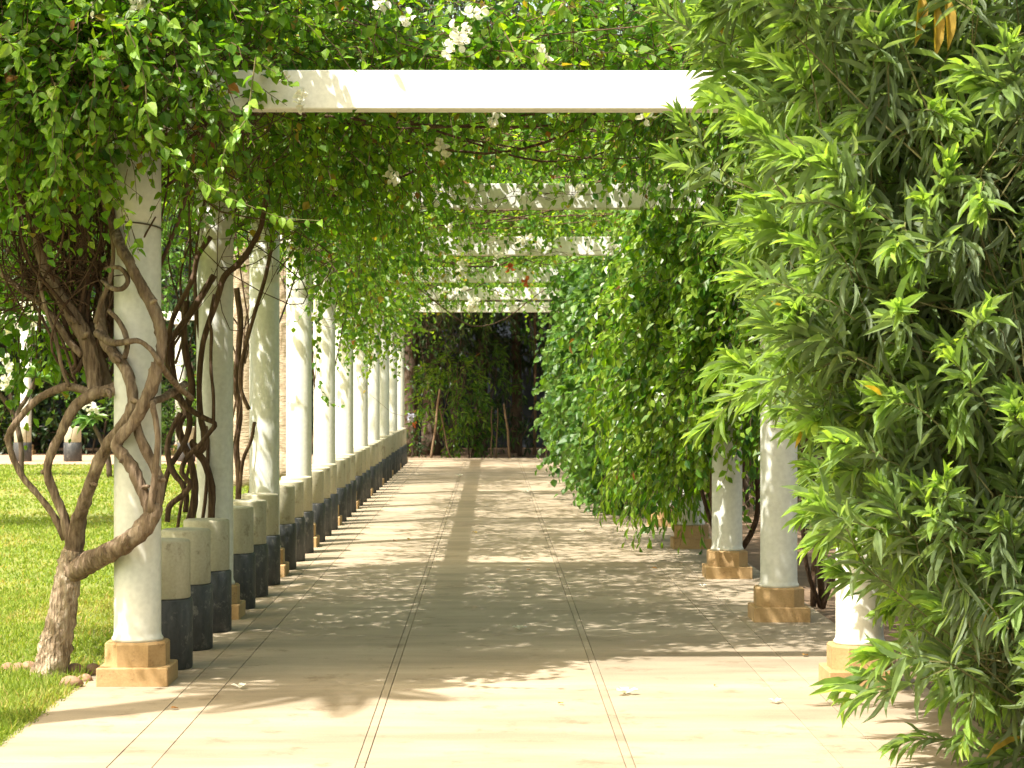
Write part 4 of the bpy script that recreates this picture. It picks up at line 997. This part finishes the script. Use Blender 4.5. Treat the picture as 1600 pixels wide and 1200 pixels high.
hedge('bright clipped hedge beyond the lawn at the left edge', -20, -10.6, 54.5, 56.5, 2.1, 900, .14, M['light_hedge'], tone=(.55, .25))
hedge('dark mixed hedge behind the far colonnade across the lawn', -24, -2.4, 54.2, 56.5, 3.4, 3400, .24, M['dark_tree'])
lt = [(-3.3, 55.5, 'dark tree just left of the last left column, behind the colonnade'), (-5.2, 56.5, 'second dark tree from the column end, behind the far colonnade'), (-7.2, 55.5, 'dark slim tree behind the far bollards'),
      (-9.4, 57, 'dark tree behind the frangipani with white clusters'), (-11.8, 56, 'dark tree beside the far left column'), (-14.5, 57, 'dark tree outside the left end of the lawn'), (-18, 56, 'dark tree at the outer left of the garden')]
for x, y, lab in lt:
    bl = [((x + rng.uniform(-.8, .8), y + rng.uniform(-.5, .8), z), (rng.uniform(1.2, 1.8), 1.4, rng.uniform(.9, 1.3)), 105) for z in (2.6, 4.0, 5.6, 7.4, 9.2, 11)]
    tree(lab, x, y, 9.5, .16, bl, size=.25)
cy_ = thing('cypress_bush', 'soft olive green conifer bush behind the far bollards', 'shrub', (-8.3, 52.0, 0))
s = MB(); stems(s, 5, ((-8.3, 52, -.05), (.05, .05, 0)), ((-8.3, 52, 2), (.3, .3, .4)), (.02, .03), .1, 5); s.build('stems', M['grey_bark'], cy_, True)
foliage([ell((-8.3, 52, 1.5), (.75, .6, 1.5), 260, .4, (0, 0, .4)), ell((-8.0, 52, .5), (.8, .6, .5), 90, .4)], cy_, M['light_hedge'], M['grey_bark'], (.2, .5), .3, 10, .12, .16, tone=(.2, .2))
cy2 = thing('cypress_bush', 'dark shrub standing behind the far bollard seen through the second vine', 'shrub', (-6.4, 51.6, 0))
s = MB(); stems(s, 5, ((-6.4, 51.6, -.05), (.05, .05, 0)), ((-6.4, 51.6, 2), (.3, .3, .4)), (.02, .03), .1, 5); s.build('stems', M['grey_bark'], cy2, True)
foliage([ell((-6.2, 51.6, 1.4), (1.1, .6, 1.3), 240, .4, (0, 0, .2))], cy2, M['climber'], M['grey_bark'], (.2, .5), .3, 10, .16, .4, tone=(.35, .25))
# bougainvillea over the lawn side, leaves seen through the front vine
right_dummy = None
ov = thing('flowering_tree', 'leafy tree over the far lawn with pale blossoms, seen through the front vine', 'tree', (-7.6, 26.0, 0))
s = MB(); stems(s, 4, ((-7.6, 26, -.03), (.1, .1, 0)), ((-6.6, 26, 3.6), (.5, .5, .4)), (.05, .07), .08, 7); s.build('trunk', M['grey_bark'], ov, True)
foliage([ell((-6.0, 26, 3.3), (1.3, 1.2, .75), 330, .4, (0, 0, -.3)), ell((-4.7, 27, 3.6), (1.0, 1.2, .9), 260, .4, (0, 0, -.3)), ell((-7.4, 26, 3.9), (1.3, 1.2, .8), 260, .4)], ov, M['light_hedge'], M['grey_bark'], (.3, .6), .5, 9, .12, .6, name='crown', tone=(.35, .25))
for a, c in ((20, 520), (60, 505), (45, 480), (100, 525)): flower(ov, at(a, c, 24.8), .10, 16, 'petal', .12)

# ------------------------------------------------------------------ stones and litter
sl = ['rounded reddish stone at the path edge right of the vine trunk', 'brown stone tucked between the vine trunk and the front plinth', 'flat yellowish stone leaning by the front left plinth',
      'small reddish stone just left of the vine trunk', 'second reddish stone left of the vine trunk', 'third reddish stone left of the vine trunk', 'whitish stone at the left edge of the photo', 'small dark stone against the front left plinth']
sp_ = [(112, 1062, 12.25, .055), (118, 1045, 12.75, .06), (146, 1038, 12.8, .055), (47, 1042, 12.9, .055), (30, 1044, 12.9, .05), (14, 1044, 12.9, .05), (2, 1042, 12.85, .035), (134, 1054, 12.5, .04)]
for (px, py, Y, r), lab in zip(sp_, sl):
    b = at(px, py, Y); n = 14; rr = []
    sd = rng.normal(size=(9, n)) * .07; ex = rng.uniform(.85, 1.25)
    for k in range(9):
        th = math.pi * (k + .02) / 8.04
        rr.append([(b[0] + r * ex * math.sin(th) * math.cos(6.283 * i / n) * (1 + sd[k, i]), b[1] + r * math.sin(th) * math.sin(6.283 * i / n) * (1 + sd[k, i]), r * .62 - .02 - r * .85 * math.cos(th) * (1 + .3 * sd[k, i])) for i in range(n)])
    s = MB(); s.rings(rr)
    tag(s.build('stone', M['rock'], None, True), lab, 'stone', 'edging stones by the vine trunk')

lit = [(978, 1086, 'petal', .055, 'largest white petal, fallen on the sunlit paving at front centre right'), (812, 985, 'petal', .045, 'white petal fallen on the shaded middle of the path'),
       (375, 1076, 'petal', .04, 'white petal fallen near the front left border joint'), (1212, 1100, 'petal', .035, 'white petal fallen near the front right border'),
       (766, 920, 'petal', .03, 'small white petal fallen in deep shade mid path'), (1098, 918, 'petal', .035, 'white petal fallen beside the third right plinth'),
       (910, 832, 'petal', .05, 'white petal fallen on the right lane halfway along the path'), (822, 771, 'petal', .06, 'tiny far white petal fallen on the right lane'), (718, 745, 'petal', .07, 'farthest white petal fallen left of centre'),
       (745, 834, 'dry', .06, 'olive green leaf fallen on the centre lane'), (972, 831, 'dry', .05, 'yellowish leaf fallen on the right lane'), (1028, 890, 'dry', .045, 'brown leaf fallen near the right border joint'),
       (872, 1101, 'dry', .03, 'small orange leaf fallen on the sunlit front paving'), (280, 1108, 'dry', .035, 'yellow leaf fallen in the shadow strip at front left'), (1116, 1074, 'dry', .02, 'tiny brown crumb of leaf on the front right paving'),
       (828, 783, 'dry', .05, 'small brown leaf fallen far along the right lane'), (638, 845, 'dry', .06, 'orange brown leaf fallen on the left lane'), (616, 846, 'dry', .05, 'pale brown leaf fallen left of the left lane joint'), (1262, 1026, 'dry', .04, 'dry leaf fallen before the second right plinth'), (830, 892, 'dry', .035, 'yellow green leaf scrap fallen in the shade near the centre')]
for px, py, kd, s_, lab in lit:
    Y = CAM_Z * FPX / (py - 600.0); b = at(px, py, Y); b[2] = .006
    s_ = s_ * 1.35
    n = 4 if kd == 'petal' and s_ > .054 else (3 if kd == 'petal' else 1)
    mb = MB()
    a = rng.uniform(0, 6.28) + np.arange(n) * 2.0
    ax = np.stack([np.cos(a), np.sin(a), np.full(n, .32 if kd == 'petal' else .06)], 1)
    mb.leaves(np.repeat(b[None], n, 0), ax, np.tile([0.1, 0, 1.0], (n, 1)), s_, s_ * .75, rng.random(n), ([(0, 0, 0), (.3, .40, .05), (.68, .46, .08), (1.0, 0, .05)], .35))
    tag(mb.build('fallen_petal' if kd == 'petal' else 'fallen_leaf', M['petal' if kd == 'petal' else 'dry_leaf']), lab, 'petal' if kd == 'petal' else 'leaf', 'fallen petals on the path' if kd == 'petal' else 'fallen leaves on the path')
